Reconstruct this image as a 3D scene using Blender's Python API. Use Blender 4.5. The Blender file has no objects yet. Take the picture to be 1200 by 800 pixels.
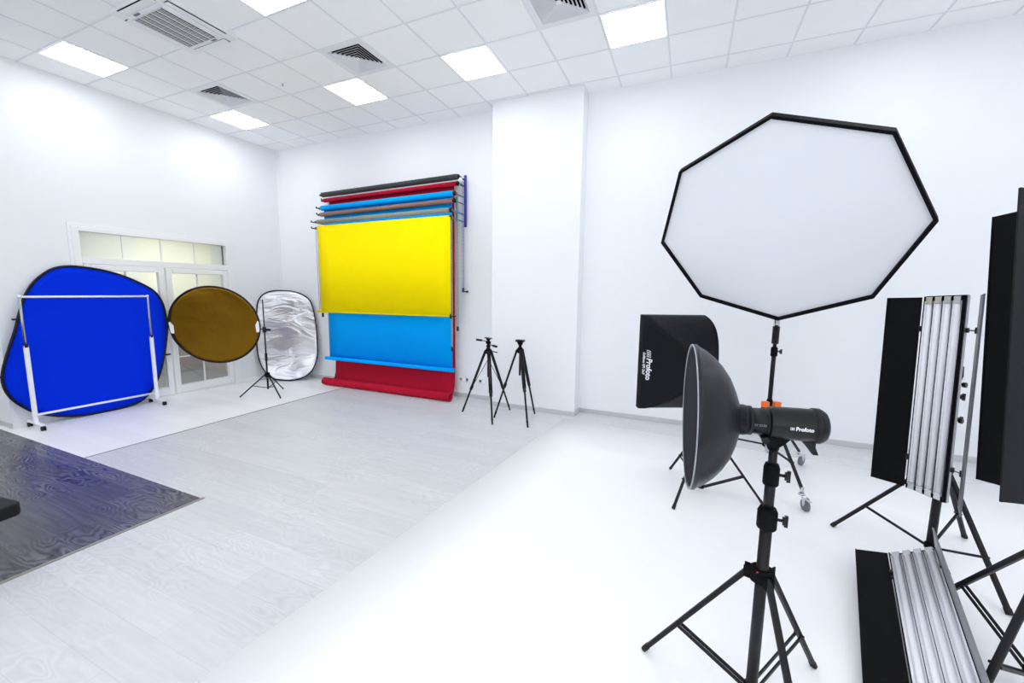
import bpy, math, random
from mathutils import Vector, Matrix
random.seed(7)
V = Vector
PI = math.pi
COL = bpy.context.scene.collection
sc = bpy.context.scene

# ------------------------------------------------------------------ colours and materials
def lin(c):
    o = []
    for v in c:
        v = v / 255.0
        o.append(v / 12.92 if v <= 0.04045 else ((v + 0.055) / 1.055) ** 2.4)
    return (*o, 1.0)

def mat(name, rgb=(200, 200, 200), rough=0.6, metal=0.0, spec=0.5, bump=None, vary=None, emit=None, coat=0.0):
    """rgb in 0..255 display values; bump=(scale,strength,distance); vary=(scale,amount)"""
    m = bpy.data.materials.new(name); m.use_nodes = True
    nt = m.node_tree; b = nt.nodes['Principled BSDF']
    b.inputs['Base Color'].default_value = lin(rgb)
    b.inputs['Roughness'].default_value = rough
    b.inputs['Metallic'].default_value = metal
    b.inputs['Specular IOR Level'].default_value = spec
    b.inputs['Coat Weight'].default_value = coat
    tc = nt.nodes.new('ShaderNodeTexCoord')
    if vary:
        n = nt.nodes.new('ShaderNodeTexNoise'); n.inputs['Scale'].default_value = vary[0]; n.inputs['Detail'].default_value = 4
        nt.links.new(tc.outputs['Object'], n.inputs['Vector'])
        r = nt.nodes.new('ShaderNodeValToRGB')
        c = lin(rgb)
        r.color_ramp.elements[0].position = 0.3; r.color_ramp.elements[1].position = 0.7
        r.color_ramp.elements[0].color = (*[x * (1 - vary[1]) for x in c[:3]], 1)
        r.color_ramp.elements[1].color = (*[min(1, x * (1 + vary[1])) for x in c[:3]], 1)
        nt.links.new(n.outputs['Fac'], r.inputs['Fac']); nt.links.new(r.outputs['Color'], b.inputs['Base Color'])
    if bump:
        n = nt.nodes.new('ShaderNodeTexNoise'); n.inputs['Scale'].default_value = bump[0]; n.inputs['Detail'].default_value = 5
        nt.links.new(tc.outputs['Object'], n.inputs['Vector'])
        bp = nt.nodes.new('ShaderNodeBump'); bp.inputs['Strength'].default_value = bump[1]; bp.inputs['Distance'].default_value = bump[2]
        nt.links.new(n.outputs['Fac'], bp.inputs['Height']); nt.links.new(bp.outputs['Normal'], b.inputs['Normal'])
    if emit:
        b.inputs['Emission Color'].default_value = (*emit[0], 1); b.inputs['Emission Strength'].default_value = emit[1]
    return m

def laminate(name, c0, c1, cgap, rough, grain=0.12, swirl=0.1):
    m = bpy.data.materials.new(name); m.use_nodes = True
    nt = m.node_tree; N = nt.nodes; Lk = nt.links; b = N['Principled BSDF']
    tc = N.new('ShaderNodeTexCoord')
    br = N.new('ShaderNodeTexBrick')
    br.inputs['Scale'].default_value = 1.0; br.inputs['Brick Width'].default_value = 1.38; br.inputs['Row Height'].default_value = 0.192
    br.inputs['Mortar Size'].default_value = 0.0012; br.inputs['Mortar Smooth'].default_value = 0.3; br.inputs['Bias'].default_value = 0.0
    br.offset = 0.37
    br.inputs['Color1'].default_value = lin(c0); br.inputs['Color2'].default_value = lin(c1); br.inputs['Mortar'].default_value = lin(cgap)
    Lk.new(tc.outputs['Object'], br.inputs['Vector'])
    mp = N.new('ShaderNodeMapping'); mp.inputs['Scale'].default_value = (1.6, 26, 1)
    Lk.new(tc.outputs['Object'], mp.inputs['Vector'])
    n1 = N.new('ShaderNodeTexNoise'); n1.inputs['Scale'].default_value = 1.5; n1.inputs['Detail'].default_value = 6; n1.inputs['Distortion'].default_value = 0.6
    Lk.new(mp.outputs['Vector'], n1.inputs['Vector'])
    mp2 = N.new('ShaderNodeMapping'); mp2.inputs['Scale'].default_value = (2.2, 7.5, 1)
    Lk.new(tc.outputs['Object'], mp2.inputs['Vector'])
    n2 = N.new('ShaderNodeTexNoise'); n2.inputs['Scale'].default_value = 0.9; n2.inputs['Detail'].default_value = 1.5
    Lk.new(mp2.outputs['Vector'], n2.inputs['Vector'])
    mul = N.new('ShaderNodeMath'); mul.operation = 'MULTIPLY'; mul.inputs[1].default_value = 95.0
    Lk.new(n2.outputs['Fac'], mul.inputs[0])
    sn = N.new('ShaderNodeMath'); sn.operation = 'SINE'; Lk.new(mul.outputs[0], sn.inputs[0])
    n3 = N.new('ShaderNodeTexNoise'); n3.inputs['Scale'].default_value = 1.3; Lk.new(tc.outputs['Object'], n3.inputs['Vector'])
    rp = N.new('ShaderNodeValToRGB'); rp.color_ramp.elements[0].position = 0.40; rp.color_ramp.elements[1].position = 0.58
    Lk.new(n3.outputs['Fac'], rp.inputs['Fac'])
    sw = N.new('ShaderNodeMath'); sw.operation = 'MULTIPLY'; Lk.new(sn.outputs[0], sw.inputs[0]); Lk.new(rp.outputs['Color'], sw.inputs[1])
    s2 = N.new('ShaderNodeMath'); s2.operation = 'MULTIPLY'; s2.inputs[1].default_value = swirl; Lk.new(sw.outputs[0], s2.inputs[0])
    g = N.new('ShaderNodeMapRange'); g.inputs['From Min'].default_value = 0.25; g.inputs['From Max'].default_value = 0.75
    g.inputs['To Min'].default_value = 1 - grain; g.inputs['To Max'].default_value = 1 + grain
    Lk.new(n1.outputs['Fac'], g.inputs['Value'])
    ad = N.new('ShaderNodeMath'); ad.operation = 'ADD'; Lk.new(g.outputs[0], ad.inputs[0]); Lk.new(s2.outputs[0], ad.inputs[1])
    vm = N.new('ShaderNodeVectorMath'); vm.operation = 'SCALE'
    Lk.new(br.outputs['Color'], vm.inputs[0]); Lk.new(ad.outputs[0], vm.inputs['Scale'])
    Lk.new(vm.outputs[0], b.inputs['Base Color'])
    b.inputs['Roughness'].default_value = rough
    bp = N.new('ShaderNodeBump'); bp.inputs['Strength'].default_value = 0.15; bp.inputs['Distance'].default_value = 0.001
    Lk.new(n1.outputs['Fac'], bp.inputs['Height']); Lk.new(bp.outputs['Normal'], b.inputs['Normal'])
    return m

def glass_mat(name, tint=(250, 252, 251)):
    m = bpy.data.materials.new(name); m.use_nodes = True
    nt = m.node_tree; N = nt.nodes; N.remove(N['Principled BSDF'])
    out = [n for n in N if n.type == 'OUTPUT_MATERIAL'][0]
    t = N.new('ShaderNodeBsdfTransparent'); t.inputs['Color'].default_value = lin(tint)
    g = N.new('ShaderNodeBsdfGlossy'); g.inputs['Roughness'].default_value = 0.03
    fr = N.new('ShaderNodeFresnel'); fr.inputs['IOR'].default_value = 1.5
    mx = N.new('ShaderNodeMixShader')
    nt.links.new(fr.outputs[0], mx.inputs[0]); nt.links.new(t.outputs[0], mx.inputs[1]); nt.links.new(g.outputs[0], mx.inputs[2])
    nt.links.new(mx.outputs[0], out.inputs['Surface'])
    return m

M = dict(
    wall=mat('white_wall_paint', (236, 238, 241), 0.8, bump=(60, 0.05, 0.002)),
    ceil=mat('ceiling_tile', (251, 252, 253), 0.85, bump=(180, 0.12, 0.002), vary=(3, 0.015)),
    grid=mat('ceiling_grid', (230, 232, 235), 0.6),
    grey_floor=laminate('grey_laminate', (202, 204, 207), (210, 211, 214), (190, 192, 196), 0.36, 0.06, 0.045),
    dark_floor=laminate('dark_laminate', (78, 78, 84), (98, 97, 102), (112, 110, 112), 0.27, 0.3, 0.5),
    white_floor=laminate('white_laminate', (242, 242, 242), (248, 248, 248), (232, 232, 232), 0.35, 0.025, 0.01),
    vinyl=mat('white_vinyl', (249, 249, 250), 0.45, bump=(2.0, 0.03, 0.01)),
    base=mat('grey_baseboard', (196, 197, 200), 0.5),
    strip=mat('metal_floor_strip', (150, 146, 140), 0.4, 0.3),
    white=mat('white_plastic', (238, 239, 241), 0.35),
    white_metal=mat('white_powder_coat', (240, 242, 248), 0.35),
    chrome=mat('chrome', (205, 207, 212), 0.15, 1.0),
    alu=mat('brushed_aluminium', (168, 171, 176), 0.32, 1.0),
    grey_metal=mat('grey_painted_metal', (112, 114, 120), 0.4, 0.6),
    grid_metal=mat('anodised_grid', (66, 64, 74), 0.5, 0.3),
    door_grey=mat('silver_grey_metal', (150, 151, 156), 0.4, 0.5),  # even light grey for the low bank's right barn door
    black=mat('black_powder_coat', (13, 13, 18), 0.45, 0.0, spec=0.3, bump=(300, 0.06, 0.001)),
    black_matt=mat('matt_black_metal', (9, 9, 12), 0.7, spec=0.12),
    black_gloss=mat('black_plastic', (11, 11, 14), 0.33, spec=0.35),
    dish=mat('charcoal_dish_enamel', (17, 18, 24), 0.36, 0.0, spec=0.34, bump=(400, 0.05, 0.0005)),
    rubber=mat('black_rubber', (20, 20, 22), 0.8),
    fabric=mat('black_nylon', (9, 10, 16), 0.65, spec=0.2, bump=(9, 0.5, 0.012), vary=(5, 0.25)),
    leather=mat('black_leather', (12, 12, 14), 0.5, spec=0.25, bump=(90, 0.2, 0.002)),
    diffuser=mat('white_diffuser_cloth', (236, 239, 244), 0.85, bump=(3, 0.12, 0.02)),
    blue_cloth=mat('chroma_blue_cloth', (0, 48, 222), 0.9, spec=0.08, bump=(5, 0.15, 0.01)),
    yellow_paper=mat('yellow_paper', (255, 230, 0), 0.9, spec=0.08),
    blue_paper=mat('sky_blue_paper', (0, 168, 255), 0.9, spec=0.08),
    red_paper=mat('crimson_paper', (180, 22, 50), 0.9, spec=0.15),
    brown_paper=mat('brown_paper', (150, 112, 96), 0.75),
    olive_paper=mat('grey_olive_paper', (138, 142, 128), 0.75),
    black_paper=mat('charcoal_paper', (50, 53, 53), 0.75),
    card=mat('cardboard', (150, 120, 90), 0.85),
    violet=mat('violet_enamel', (58, 56, 150), 0.4),
    teal=mat('teal_enamel', (66, 120, 140), 0.4),
    chain_blue=mat('blue_bead_chain', (96, 100, 190), 0.4),
    chain_teal=mat('green_bead_chain', (120, 168, 160), 0.4),
    chain_yellow=mat('yellow_bead_chain', (190, 176, 70), 0.4),
    cord=mat('dark_cord', (70, 82, 80), 0.7),
    orange=mat('orange_plastic', (244, 112, 22), 0.4),
    red=mat('red_enamel', (210, 40, 40), 0.4),
    tube=mat('fluorescent_tube_glass', (240, 240, 246), 0.25),
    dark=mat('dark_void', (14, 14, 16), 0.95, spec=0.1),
    louvre=mat('white_louvre', (232, 234, 237), 0.4),
    print=mat('white_print', (236, 238, 242), 0.5),
    print_grey=mat('grey_print', (150, 152, 160), 0.5),
    light=mat('ceiling_light_diffuser', (255, 255, 255), 0.5, emit=((0.96, 0.975, 1.0), 10.5)),
    glass=glass_mat('window_glass'),
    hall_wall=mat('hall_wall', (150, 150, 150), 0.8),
    hall_floor=mat('hall_floor', (112, 112, 114), 0.5),
)
def blind_mat():
    m = bpy.data.materials.new('cream_blind'); m.use_nodes = True
    N = m.node_tree.nodes; N.remove(N['Principled BSDF']); out = [n for n in N if n.type == 'OUTPUT_MATERIAL'][0]
    a = N.new('ShaderNodeBsdfDiffuse'); a.inputs['Color'].default_value = lin((248, 248, 246)); b = N.new('ShaderNodeBsdfTranslucent'); b.inputs['Color'].default_value = lin((250, 250, 244))
    x = N.new('ShaderNodeMixShader'); x.inputs[0].default_value = .5
    m.node_tree.links.new(a.outputs[0], x.inputs[1]); m.node_tree.links.new(b.outputs[0], x.inputs[2]); m.node_tree.links.new(x.outputs[0], out.inputs['Surface'])
    return m
M['blind'] = blind_mat()
def gold_mat():
    m = mat('gold_reflector_cloth', (128, 94, 24), 0.36, 1.0, bump=(5, 0.6, 0.02)); return m
M['gold'] = gold_mat()
def silver_mat():
    m = mat('silver_foil', (240, 240, 246), 0.34, 0.8)
    nt = m.node_tree; b = nt.nodes['Principled BSDF']
    tc = nt.nodes.new('ShaderNodeTexCoord')
    mp = nt.nodes.new('ShaderNodeMapping'); mp.inputs['Scale'].default_value = (1.3, 1.3, 3.2); mp.inputs['Rotation'].default_value = (0.0, 0.25, 0.0)
    nt.links.new(tc.outputs['Object'], mp.inputs['Vector'])
    n = nt.nodes.new('ShaderNodeTexNoise'); n.inputs['Scale'].default_value = 1.6; n.inputs['Detail'].default_value = 3; n.inputs['Distortion'].default_value = 1.6
    nt.links.new(mp.outputs['Vector'], n.inputs['Vector'])
    bp = nt.nodes.new('ShaderNodeBump'); bp.inputs['Strength'].default_value = 0.55; bp.inputs['Distance'].default_value = 0.06
    nt.links.new(n.outputs['Fac'], bp.inputs['Height']); nt.links.new(bp.outputs['Normal'], b.inputs['Normal'])
    return m
M['silver'] = silver_mat()

# ------------------------------------------------------------------ mesh builder
def basis_for(d):
    d = V(d).normalized()
    a = V((0, 0, 1)) if abs(d.z) < 0.9 else V((1, 0, 0))
    u = a.cross(d).normalized()
    return u, d.cross(u).normalized(), d

class MB:
    def __init__(s): s.v = []; s.f = []; s.sm = []
    def add(s, vs, fs, smooth=False):
        o = len(s.v); s.v += [V(p) for p in vs]
        for f in fs: s.f.append([i + o for i in f]); s.sm.append(smooth)
        return s
    def box(s, lo, hi, fr=None):
        x0, y0, z0 = lo; x1, y1, z1 = hi
        vs = [(x0, y0, z0), (x1, y0, z0), (x1, y1, z0), (x0, y1, z0), (x0, y0, z1), (x1, y0, z1), (x1, y1, z1), (x0, y1, z1)]
        if fr: vs = [fr(*p) for p in vs]
        return s.add(vs, [(0, 3, 2, 1), (4, 5, 6, 7), (0, 1, 5, 4), (1, 2, 6, 5), (2, 3, 7, 6), (3, 0, 4, 7)])
    def cbox(s, c, size, fr=None):
        return s.box([c[i] - size[i] / 2 for i in range(3)], [c[i] + size[i] / 2 for i in range(3)], fr)
    def tube(s, pts, rad, n=14, caps=True, closed=False):
        """round tube through points; rad: number or list"""
        pts = [V(p) for p in pts]; k = len(pts)
        if not isinstance(rad, (list, tuple)): rad = [rad] * k
        vs = []; u = None
        for i, p in enumerate(pts):
            if closed: d = pts[(i + 1) % k] - pts[i - 1]
            else: d = pts[min(i + 1, k - 1)] - pts[max(i - 1, 0)]
            d.normalize()
            if u is None: u, w, _ = basis_for(d)
            else:
                u = (u - d * u.dot(d)).normalized(); w = d.cross(u)
            for j in range(n):
                a = 2 * PI * j / n; vs.append(p + (u * math.cos(a) + w * math.sin(a)) * rad[i])
        fs = []
        for i in range(k if closed else k - 1):
            for j in range(n):
                a = i * n + j; b = i * n + (j + 1) % n; c = ((i + 1) % k) * n + (j + 1) % n; e = ((i + 1) % k) * n + j
                fs.append((a, b, c, e))
        s.add(vs, fs, True)
        if caps and not closed:
            o = len(s.v) - k * n
            s.f.append([o + j for j in reversed(range(n))]); s.sm.append(False)
            s.f.append([o + (k - 1) * n + j for j in range(n)]); s.sm.append(False)
        return s
    def lathe(s, o, axis, prof, n=40, caps=True, smooth=True):
        """prof: list of (t along axis, radius)"""
        o = V(o); u, w, d = basis_for(axis); vs = []; k = len(prof)
        for t, r in prof:
            for j in range(n):
                a = 2 * PI * j / n; vs.append(o + d * t + (u * math.cos(a) + w * math.sin(a)) * r)
        fs = [(i * n + j, i * n + (j + 1) % n, (i + 1) * n + (j + 1) % n, (i + 1) * n + j) for i in range(k - 1) for j in range(n)]
        s.add(vs, fs, smooth)
        if caps:
            b = len(s.v) - k * n
            s.f.append([b + j for j in reversed(range(n))]); s.sm.append(False)
            s.f.append([b + (k - 1) * n + j for j in range(n)]); s.sm.append(False)
        return s
    def prism(s, poly, t0, t1, fr):
        """poly in (a,b), extruded along c from t0 to t1; fr(a,b,c)->point"""
        n = len(poly)
        vs = [fr(a, b, t0) for a, b in poly] + [fr(a, b, t1) for a, b in poly]
        fs = [list(reversed(range(n))), list(range(n, 2 * n))] + [(i, (i + 1) % n, n + (i + 1) % n, n + i) for i in range(n)]
        return s.add(vs, fs)
    def grid(s, rows, smooth=True):
        m = len(rows[0]); vs = [p for r in rows for p in r]
        fs = [(i * m + j, i * m + j + 1, (i + 1) * m + j + 1, (i + 1) * m + j) for i in range(len(rows) - 1) for j in range(m - 1)]
        return s.add(vs, fs, smooth)
    def ball(s, c, r, n=12):
        c = V(c); prof = [(-r * math.cos(PI * i / 8), max(1e-4, r * math.sin(PI * i / 8))) for i in range(9)]
        return s.lathe(c, (0, 0, 1), prof, n)
    def build(s, name, m, parent=None, bevel=0, solid=0, fix=True, kind=None, subsurf=0):
        me = bpy.data.meshes.new(name)
        o = bpy.data.objects.new(name, me); COL.objects.link(o)
        if parent is not None:
            r = parent
            while r.parent: r = r.parent
            off = r.location.copy(); o.parent = parent
        else:
            xs = [p.x for p in s.v]; ys = [p.y for p in s.v]; zs = [p.z for p in s.v]
            off = V(((min(xs) + max(xs)) / 2, (min(ys) + max(ys)) / 2, min(zs))); o.location = off
            if kind == 'structure': off = V((0, 0, 0)); o.location = off
        me.from_pydata([p - off for p in s.v], [], s.f)
        me.polygons.foreach_set('use_smooth', s.sm)
        me.materials.append(m); me.update()
        if fix:
            import bmesh
            bm = bmesh.new(); bm.from_mesh(me); bmesh.ops.recalc_face_normals(bm, faces=bm.faces); bm.to_mesh(me); bm.free()
        if solid:
            md = o.modifiers.new('thickness', 'SOLIDIFY'); md.thickness = solid; md.offset = 0
        if bevel:
            md = o.modifiers.new('bevel', 'BEVEL'); md.width = bevel; md.segments = 2; md.limit_method = 'ANGLE'; md.angle_limit = math.radians(50)
        if kind: o['kind'] = kind
        return o

def thing(name, label, cat, loc, group=None):
    o = bpy.data.objects.new(name, None); COL.objects.link(o); o.empty_display_size = 0.1
    o.location = V(loc); o['label'] = label; o['category'] = cat
    if group: o['group'] = group
    return o
def tag(o, label, cat, group=None):
    o['label'] = label; o['category'] = cat
    if group: o['group'] = group
    return o
def struct(name, b, m, **k): return b.build(name, m, None, kind='structure', **k)
def part_label(o, t): o['label'] = t; return o
def copy_thing(root, loc, label, group=None):
    r = root.copy(); COL.objects.link(r); r.location = V(loc); r['label'] = label
    if group: r['group'] = group
    for ch in list(root.children):
        c = ch.copy(); COL.objects.link(c); c.parent = r
        for g in ch.children:
            d = g.copy(); COL.objects.link(d); d.parent = c
    return r

# ------------------------------------------------------------------ measures of the room
H = 4.366          # ceiling
XL = -6.511        # left wall
YB = 0.295         # back wall
XR = 6.3; YF = -9.2
XA = -8.9; YA = -3.42   # alcove beyond the end of the left wall
CAM = V((0.9513, -5.3846, 1.7256))

# floors
struct('floor', MB().box((-2.639, YF, -0.12), (XR, YA - 0.07, 0)).box((-4.58, YA - 0.07, -0.12), (XR, YB, 0)), M['grey_floor'])
struct('floor_dark', MB().box((XA, YF, -0.12), (-2.639, -3.49, 0.0)), M['dark_floor'])
struct('floor_white', MB().box((XL - 0.3, -3.49, -0.12), (-4.58, YB, 0.0)), M['white_floor'])
struct('trim_1', MB().box((-4.588, -3.49, -0.01), (-4.572, YB, 0.004)), M['strip'])
struct('trim_2', MB().box((-2.652, YF, -0.01), (-2.626, -3.478, 0.005)), M['strip'])

# walls
DY0, DY1, DZ1 = -2.705, -0.695, 2.52
wl = MB()
wl.box((XL - 0.3, YA, 0), (XL, DY0, H)).box((XL - 0.3, DY1, 0), (XL, YB, H)).box((XL - 0.3, DY0, DZ1), (XL, DY1, H))
struct('wall_left', wl, M['wall'])
struct('wall_back', MB().box((XL - 0.3, YB, -0.1), (XR, YB + 0.2, H + 0.1)), M['wall'])
struct('wall_right', MB().box((XR, YF, -0.1), (XR + 0.2, YB, H + 0.1)), M['wall'])
added_wins = [(-6.6, -4.4), (-3.6, -1.4), (-0.6, 1.6), (2.4, 4.6)]; WZ0, WZ1 = .7, 3.3  # unseen rear openings, added with area lights to brighten the room
wr = MB().box((XA, YF - .2, -.1), (XR, YF, WZ0)).box((XA, YF - .2, WZ1), (XR, YF, H + .1))
xs_ = [XA] + [q for w_ in added_wins for q in w_] + [XR]
for k in range(0, len(xs_), 2): wr.box((xs_[k], YF - .2, WZ0), (xs_[k + 1], YF, WZ1))
struct('wall_rear', wr, M['wall'])
for k, (a_, b_) in enumerate(added_wins):
    wn = MB()
    for q in ((a_, a_ + .07, WZ0, WZ1), (b_ - .07, b_, WZ0, WZ1), ((a_ + b_) / 2 - .04, (a_ + b_) / 2 + .04, WZ0, WZ1), (a_, b_, WZ0, WZ0 + .07), (a_, b_, WZ1 - .07, WZ1)):
        wn.box((q[0], YF - .12, q[2]), (q[1], YF - .06, q[3]))
    struct('window_%d' % (k + 1), wn, M['white'])
    dl_ = bpy.data.lights.new('window_daylight', 'AREA'); dl_.shape = 'RECTANGLE'; dl_.size = b_ - a_ - .1; dl_.size_y = WZ1 - WZ0 - .1; dl_.energy = 38; dl_.color = (.93, .965, 1)
    do_ = bpy.data.objects.new('window_daylight', dl_); COL.objects.link(do_); do_.location = ((a_ + b_) / 2, YF - .17, (WZ0 + WZ1) / 2); do_.rotation_euler = (PI / 2, 0, 0)
struct('wall_alcove', MB().box((XA, YA, -0.1), (XL - 0.3, YA + 0.15, H)), M['wall'])
struct('wall_alcove_side', MB().box((XA - 0.2, YF, -0.1), (XA, YA, H)), M['wall'])
struct('pillar', MB().box((-1.735, 0.045, 0), (-0.43, YB, H)), M['wall'], bevel=0.006)
# baseboards
bh = 0.062
struct('baseboard_back', MB().box((XL, YB - 0.014, 0), (-1.735, YB, bh)).box((-0.43, YB - 0.014, 0), (XR, YB, bh)), M['base'], bevel=0.004)
struct('baseboard_pillar', MB().box((-1.749, 0.031, 0), (-0.416, 0.045, bh)).box((-0.43, 0.045, 0), (-0.416, YB - 0.014, bh)).box((-1.749, 0.045, 0), (-1.735, YB - 0.014, bh)), M['base'], bevel=0.004)
struct('baseboard_left', MB().box((XL, DY1 + 0.02, 0), (XL + 0.014, YB - 0.014, bh)).box((XL, YA, 0), (XL + 0.014, DY0 - 0.02, bh)), M['wall'], bevel=0.004)
struct('baseboard_alcove', MB().box((XA, YA - 0.014, 0), (XL + 0.01, YA, bh)), M['base'], bevel=0.004)

# ceiling and its T grid
struct('ceiling', MB().box((XA, YF, H), (XR, YB, H + 0.12)), M['ceil'])
g = MB(); T = 0.6; gw = 0.010
i = math.ceil(XA / T)
while i * T < XR:
    g.box((i * T - gw, YF, H - 0.004), (i * T + gw, YB, H + 0.001)); i += 1
j = math.ceil(YF / T)
while j * T < YB:
    g.box((XA, j * T - gw, H - 0.0041), (XR, j * T + gw, H + 0.001)); j += 1
struct('trim_4', g, M['grid'])

# ------------------------------------------------------------------ ceiling lights
def make_light(ci, cj, label):
    cx, cy = (ci + 0.5) * T, (cj + 0.5) * T
    t = thing('ceiling_light', label, 'ceiling light', (cx, cy, H - 0.012), 'square ceiling lights')
    f = MB(); a, b_ = 0.288, 0.278
    f.box((cx - a, cy - a, H - 0.012), (cx + a, cy - b_, H - 0.002)).box((cx - a, cy + b_, H - 0.012), (cx + a, cy + a, H - 0.002))
    f.box((cx - a, cy - b_, H - 0.012), (cx - b_, cy + b_, H - 0.002)).box((cx + b_, cy - b_, H - 0.012), (cx + a, cy + b_, H - 0.002))
    f.build('frame', M['white'], t)
    MB().box((cx - b_, cy - b_, H - 0.0095), (cx + b_, cy + b_, H - 0.003)).build('diffuser', M['light'], t)
    return t
seen = [
    (-10, -5, 'square ceiling light by the left wall at the upper left corner, nearest the camera'),
    (-10, -2, 'square ceiling light by the left wall, beyond the small square air vent'),
    (-6, -2, 'square ceiling light just beyond the middle square air vent'),
    (-3, -2, 'square ceiling light to the left of the white wall pillar'),
    (0, -2, 'square ceiling light to the right of the white wall pillar'),
    (-5, -5, 'square ceiling light cut by the top edge, right of the ceiling air conditioner'),
]
L0 = make_light(*seen[0])
for ci, cj, lb in seen[1:]:
    copy_thing(L0, ((ci + 0.5) * T, (cj + 0.5) * T, H - 0.012), lb)
unseen = [(4, -2), (8, -2), (-1, -6), (4, -6), (8, -6), (-5, -10), (0, -10), (5, -10), (-10, -10), (-10, -14), (-5, -14), (0, -14), (5, -14), (-14, -10), (9, -10), (9, -14)]  # extra lights out of view, added to raise the room's brightness
for ci, cj in unseen:
    copy_thing(L0, ((ci + 0.5) * T, (cj + 0.5) * T, H - 0.012), 'square ceiling light over the part of the studio behind or beside the camera')

# ------------------------------------------------------------------ square air diffusers
def make_vent(ci, cj, label):
    cx, cy = (ci + 0.5) * T, (cj + 0.5) * T
    t = thing('air_vent', label, 'air vent', (cx, cy, H - 0.012), 'square ceiling air vents')
    b = MB()
    def ring(r0, z0, r1, z1, th=0.0025):
        for k in range(4):
            c, s_ = math.cos(k * PI / 2), math.sin(k * PI / 2)
            def P(a, b2, z): return (cx + a * c - b2 * s_, cy + a * s_ + b2 * c, z)
            vs = [P(r0, -r0, z0), P(r0, r0, z0), P(r1, r1, z1), P(r1, -r1, z1),
                  P(r0, -r0, z0 + th), P(r0, r0, z0 + th), P(r1, r1, z1 + th), P(r1, -r1, z1 + th)]
            b.add(vs, [(0, 1, 2, 3), (7, 6, 5, 4), (0, 4, 5, 1), (1, 5, 6, 2), (2, 6, 7, 3), (3, 7, 4, 0)])
    fr = MB(); ro, ri = 0.292, 0.232
    for q in (((-ro, -ro), (ro, -ri)), ((-ro, ri), (ro, ro)), ((-ro, -ri), (-ri, ri)), ((ri, -ri), (ro, ri))):
        fr.box((cx + q[0][0], cy + q[0][1], H - 0.01), (cx + q[1][0], cy + q[1][1], H - 0.003))
    fr.build('frame', M['louvre'], t)
    for k in range(6):
        r = 0.228 - k * 0.034
        ring(r - 0.024, H + 0.016, r, H - 0.009)
    b.build('louvres', M['louvre'], t)
    cpt = MB().box((cx - 0.024, cy - 0.024, H - 0.006), (cx + 0.024, cy + 0.024, H + 0.0)); cpt.build('centre_plate', M['louvre'], t)
    return t
v0 = make_vent(-5, -3, 'square louvred air vent in the middle of the ceiling, between two lights')
copy_thing(v0, (-8.5 * T, -2.5 * T, H - 0.012), 'square louvred air vent nearest the left wall and room corner')
copy_thing(v0, (-0.5 * T, -2.5 * T, H - 0.012), 'white square air vent cut by the top edge near the pillar')
# dark duct boxes above each vent need holes in the tiles: the vents sit in boxes sunk through the ceiling
def cut_ceiling():
    o = bpy.data.objects['ceiling']
    me = o.data; me.clear_geometry()
    holes = {(-5, -3), (-9, -3), (-1, -3)}
    b = MB()
    x0 = XA
    i0 = math.floor(XA / T); i1 = math.ceil(XR / T); j0 = math.floor(YF / T); j1 = math.ceil(YB / T)
    for i in range(i0, i1):
        for j in range(j0, j1):
            if (i, j) in holes:
                a0, a1, b0, b1 = i * T, (i + 1) * T, j * T, (j + 1) * T
                cx, cy, r = (a0 + a1) / 2, (b0 + b1) / 2, 0.234
                b.add([(a0, b0, H), (a1, b0, H), (a1, b1, H), (a0, b1, H), (cx - r, cy - r, H), (cx + r, cy - r, H), (cx + r, cy + r, H), (cx - r, cy + r, H)],
                      [(0, 1, 5, 4), (1, 2, 6, 5), (2, 3, 7, 6), (3, 0, 4, 7)])
                continue
            b.add([(max(i * T, XA), max(j * T, YF), H), (min((i + 1) * T, XR), max(j * T, YF), H), (min((i + 1) * T, XR), min((j + 1) * T, YB), H), (max(i * T, XA), min((j + 1) * T, YB), H)], [(0, 1, 2, 3)])
    me.from_pydata([tuple(p) for p in b.v], [], b.f); me.update()
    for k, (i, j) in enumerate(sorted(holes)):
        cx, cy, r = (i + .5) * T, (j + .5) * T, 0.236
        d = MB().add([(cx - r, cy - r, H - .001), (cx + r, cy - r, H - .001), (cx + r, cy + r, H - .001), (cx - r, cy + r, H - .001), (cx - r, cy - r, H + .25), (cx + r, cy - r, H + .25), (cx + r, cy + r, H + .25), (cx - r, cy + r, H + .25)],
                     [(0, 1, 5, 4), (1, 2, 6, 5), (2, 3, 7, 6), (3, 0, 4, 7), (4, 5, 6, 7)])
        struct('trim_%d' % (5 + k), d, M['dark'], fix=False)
cut_ceiling()
struct('ceiling_slab', MB().box((XA, YF, H + 0.3), (XR, YB, H + 0.4)), M['wall'])

# ------------------------------------------------------------------ ceiling air conditioner
def rrect(w, h, r, n=5):
    o = []
    for cx, cy, a0 in ((w - r, h - r, 0), (-w + r, h - r, 90), (-w + r, -h + r, 180), (w - r, -h + r, 270)):
        for k in range(n + 1):
            a = math.radians(a0 + 90 * k / n); o.append((cx + r * math.cos(a), cy + r * math.sin(a)))
    return o
ax, ay = -3.955, -2.665
ac = thing('air_conditioner', 'white ceiling cassette air conditioner at the top left', 'air conditioner', (ax, ay, H - 0.04))
F = lambda a, b, c: V((ax + a, ay + b, H - c))
MB().prism(rrect(.385, .375, .05), 0.0, 0.026, F).build('panel', M['white'], ac, bevel=0.008)
MB().prism(rrect(.29, .28, .02), 0.024, 0.040, F).build('inlet_grille_frame', M['white'], ac, bevel=0.004)
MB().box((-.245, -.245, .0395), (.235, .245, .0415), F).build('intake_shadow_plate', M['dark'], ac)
b = MB()
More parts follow.
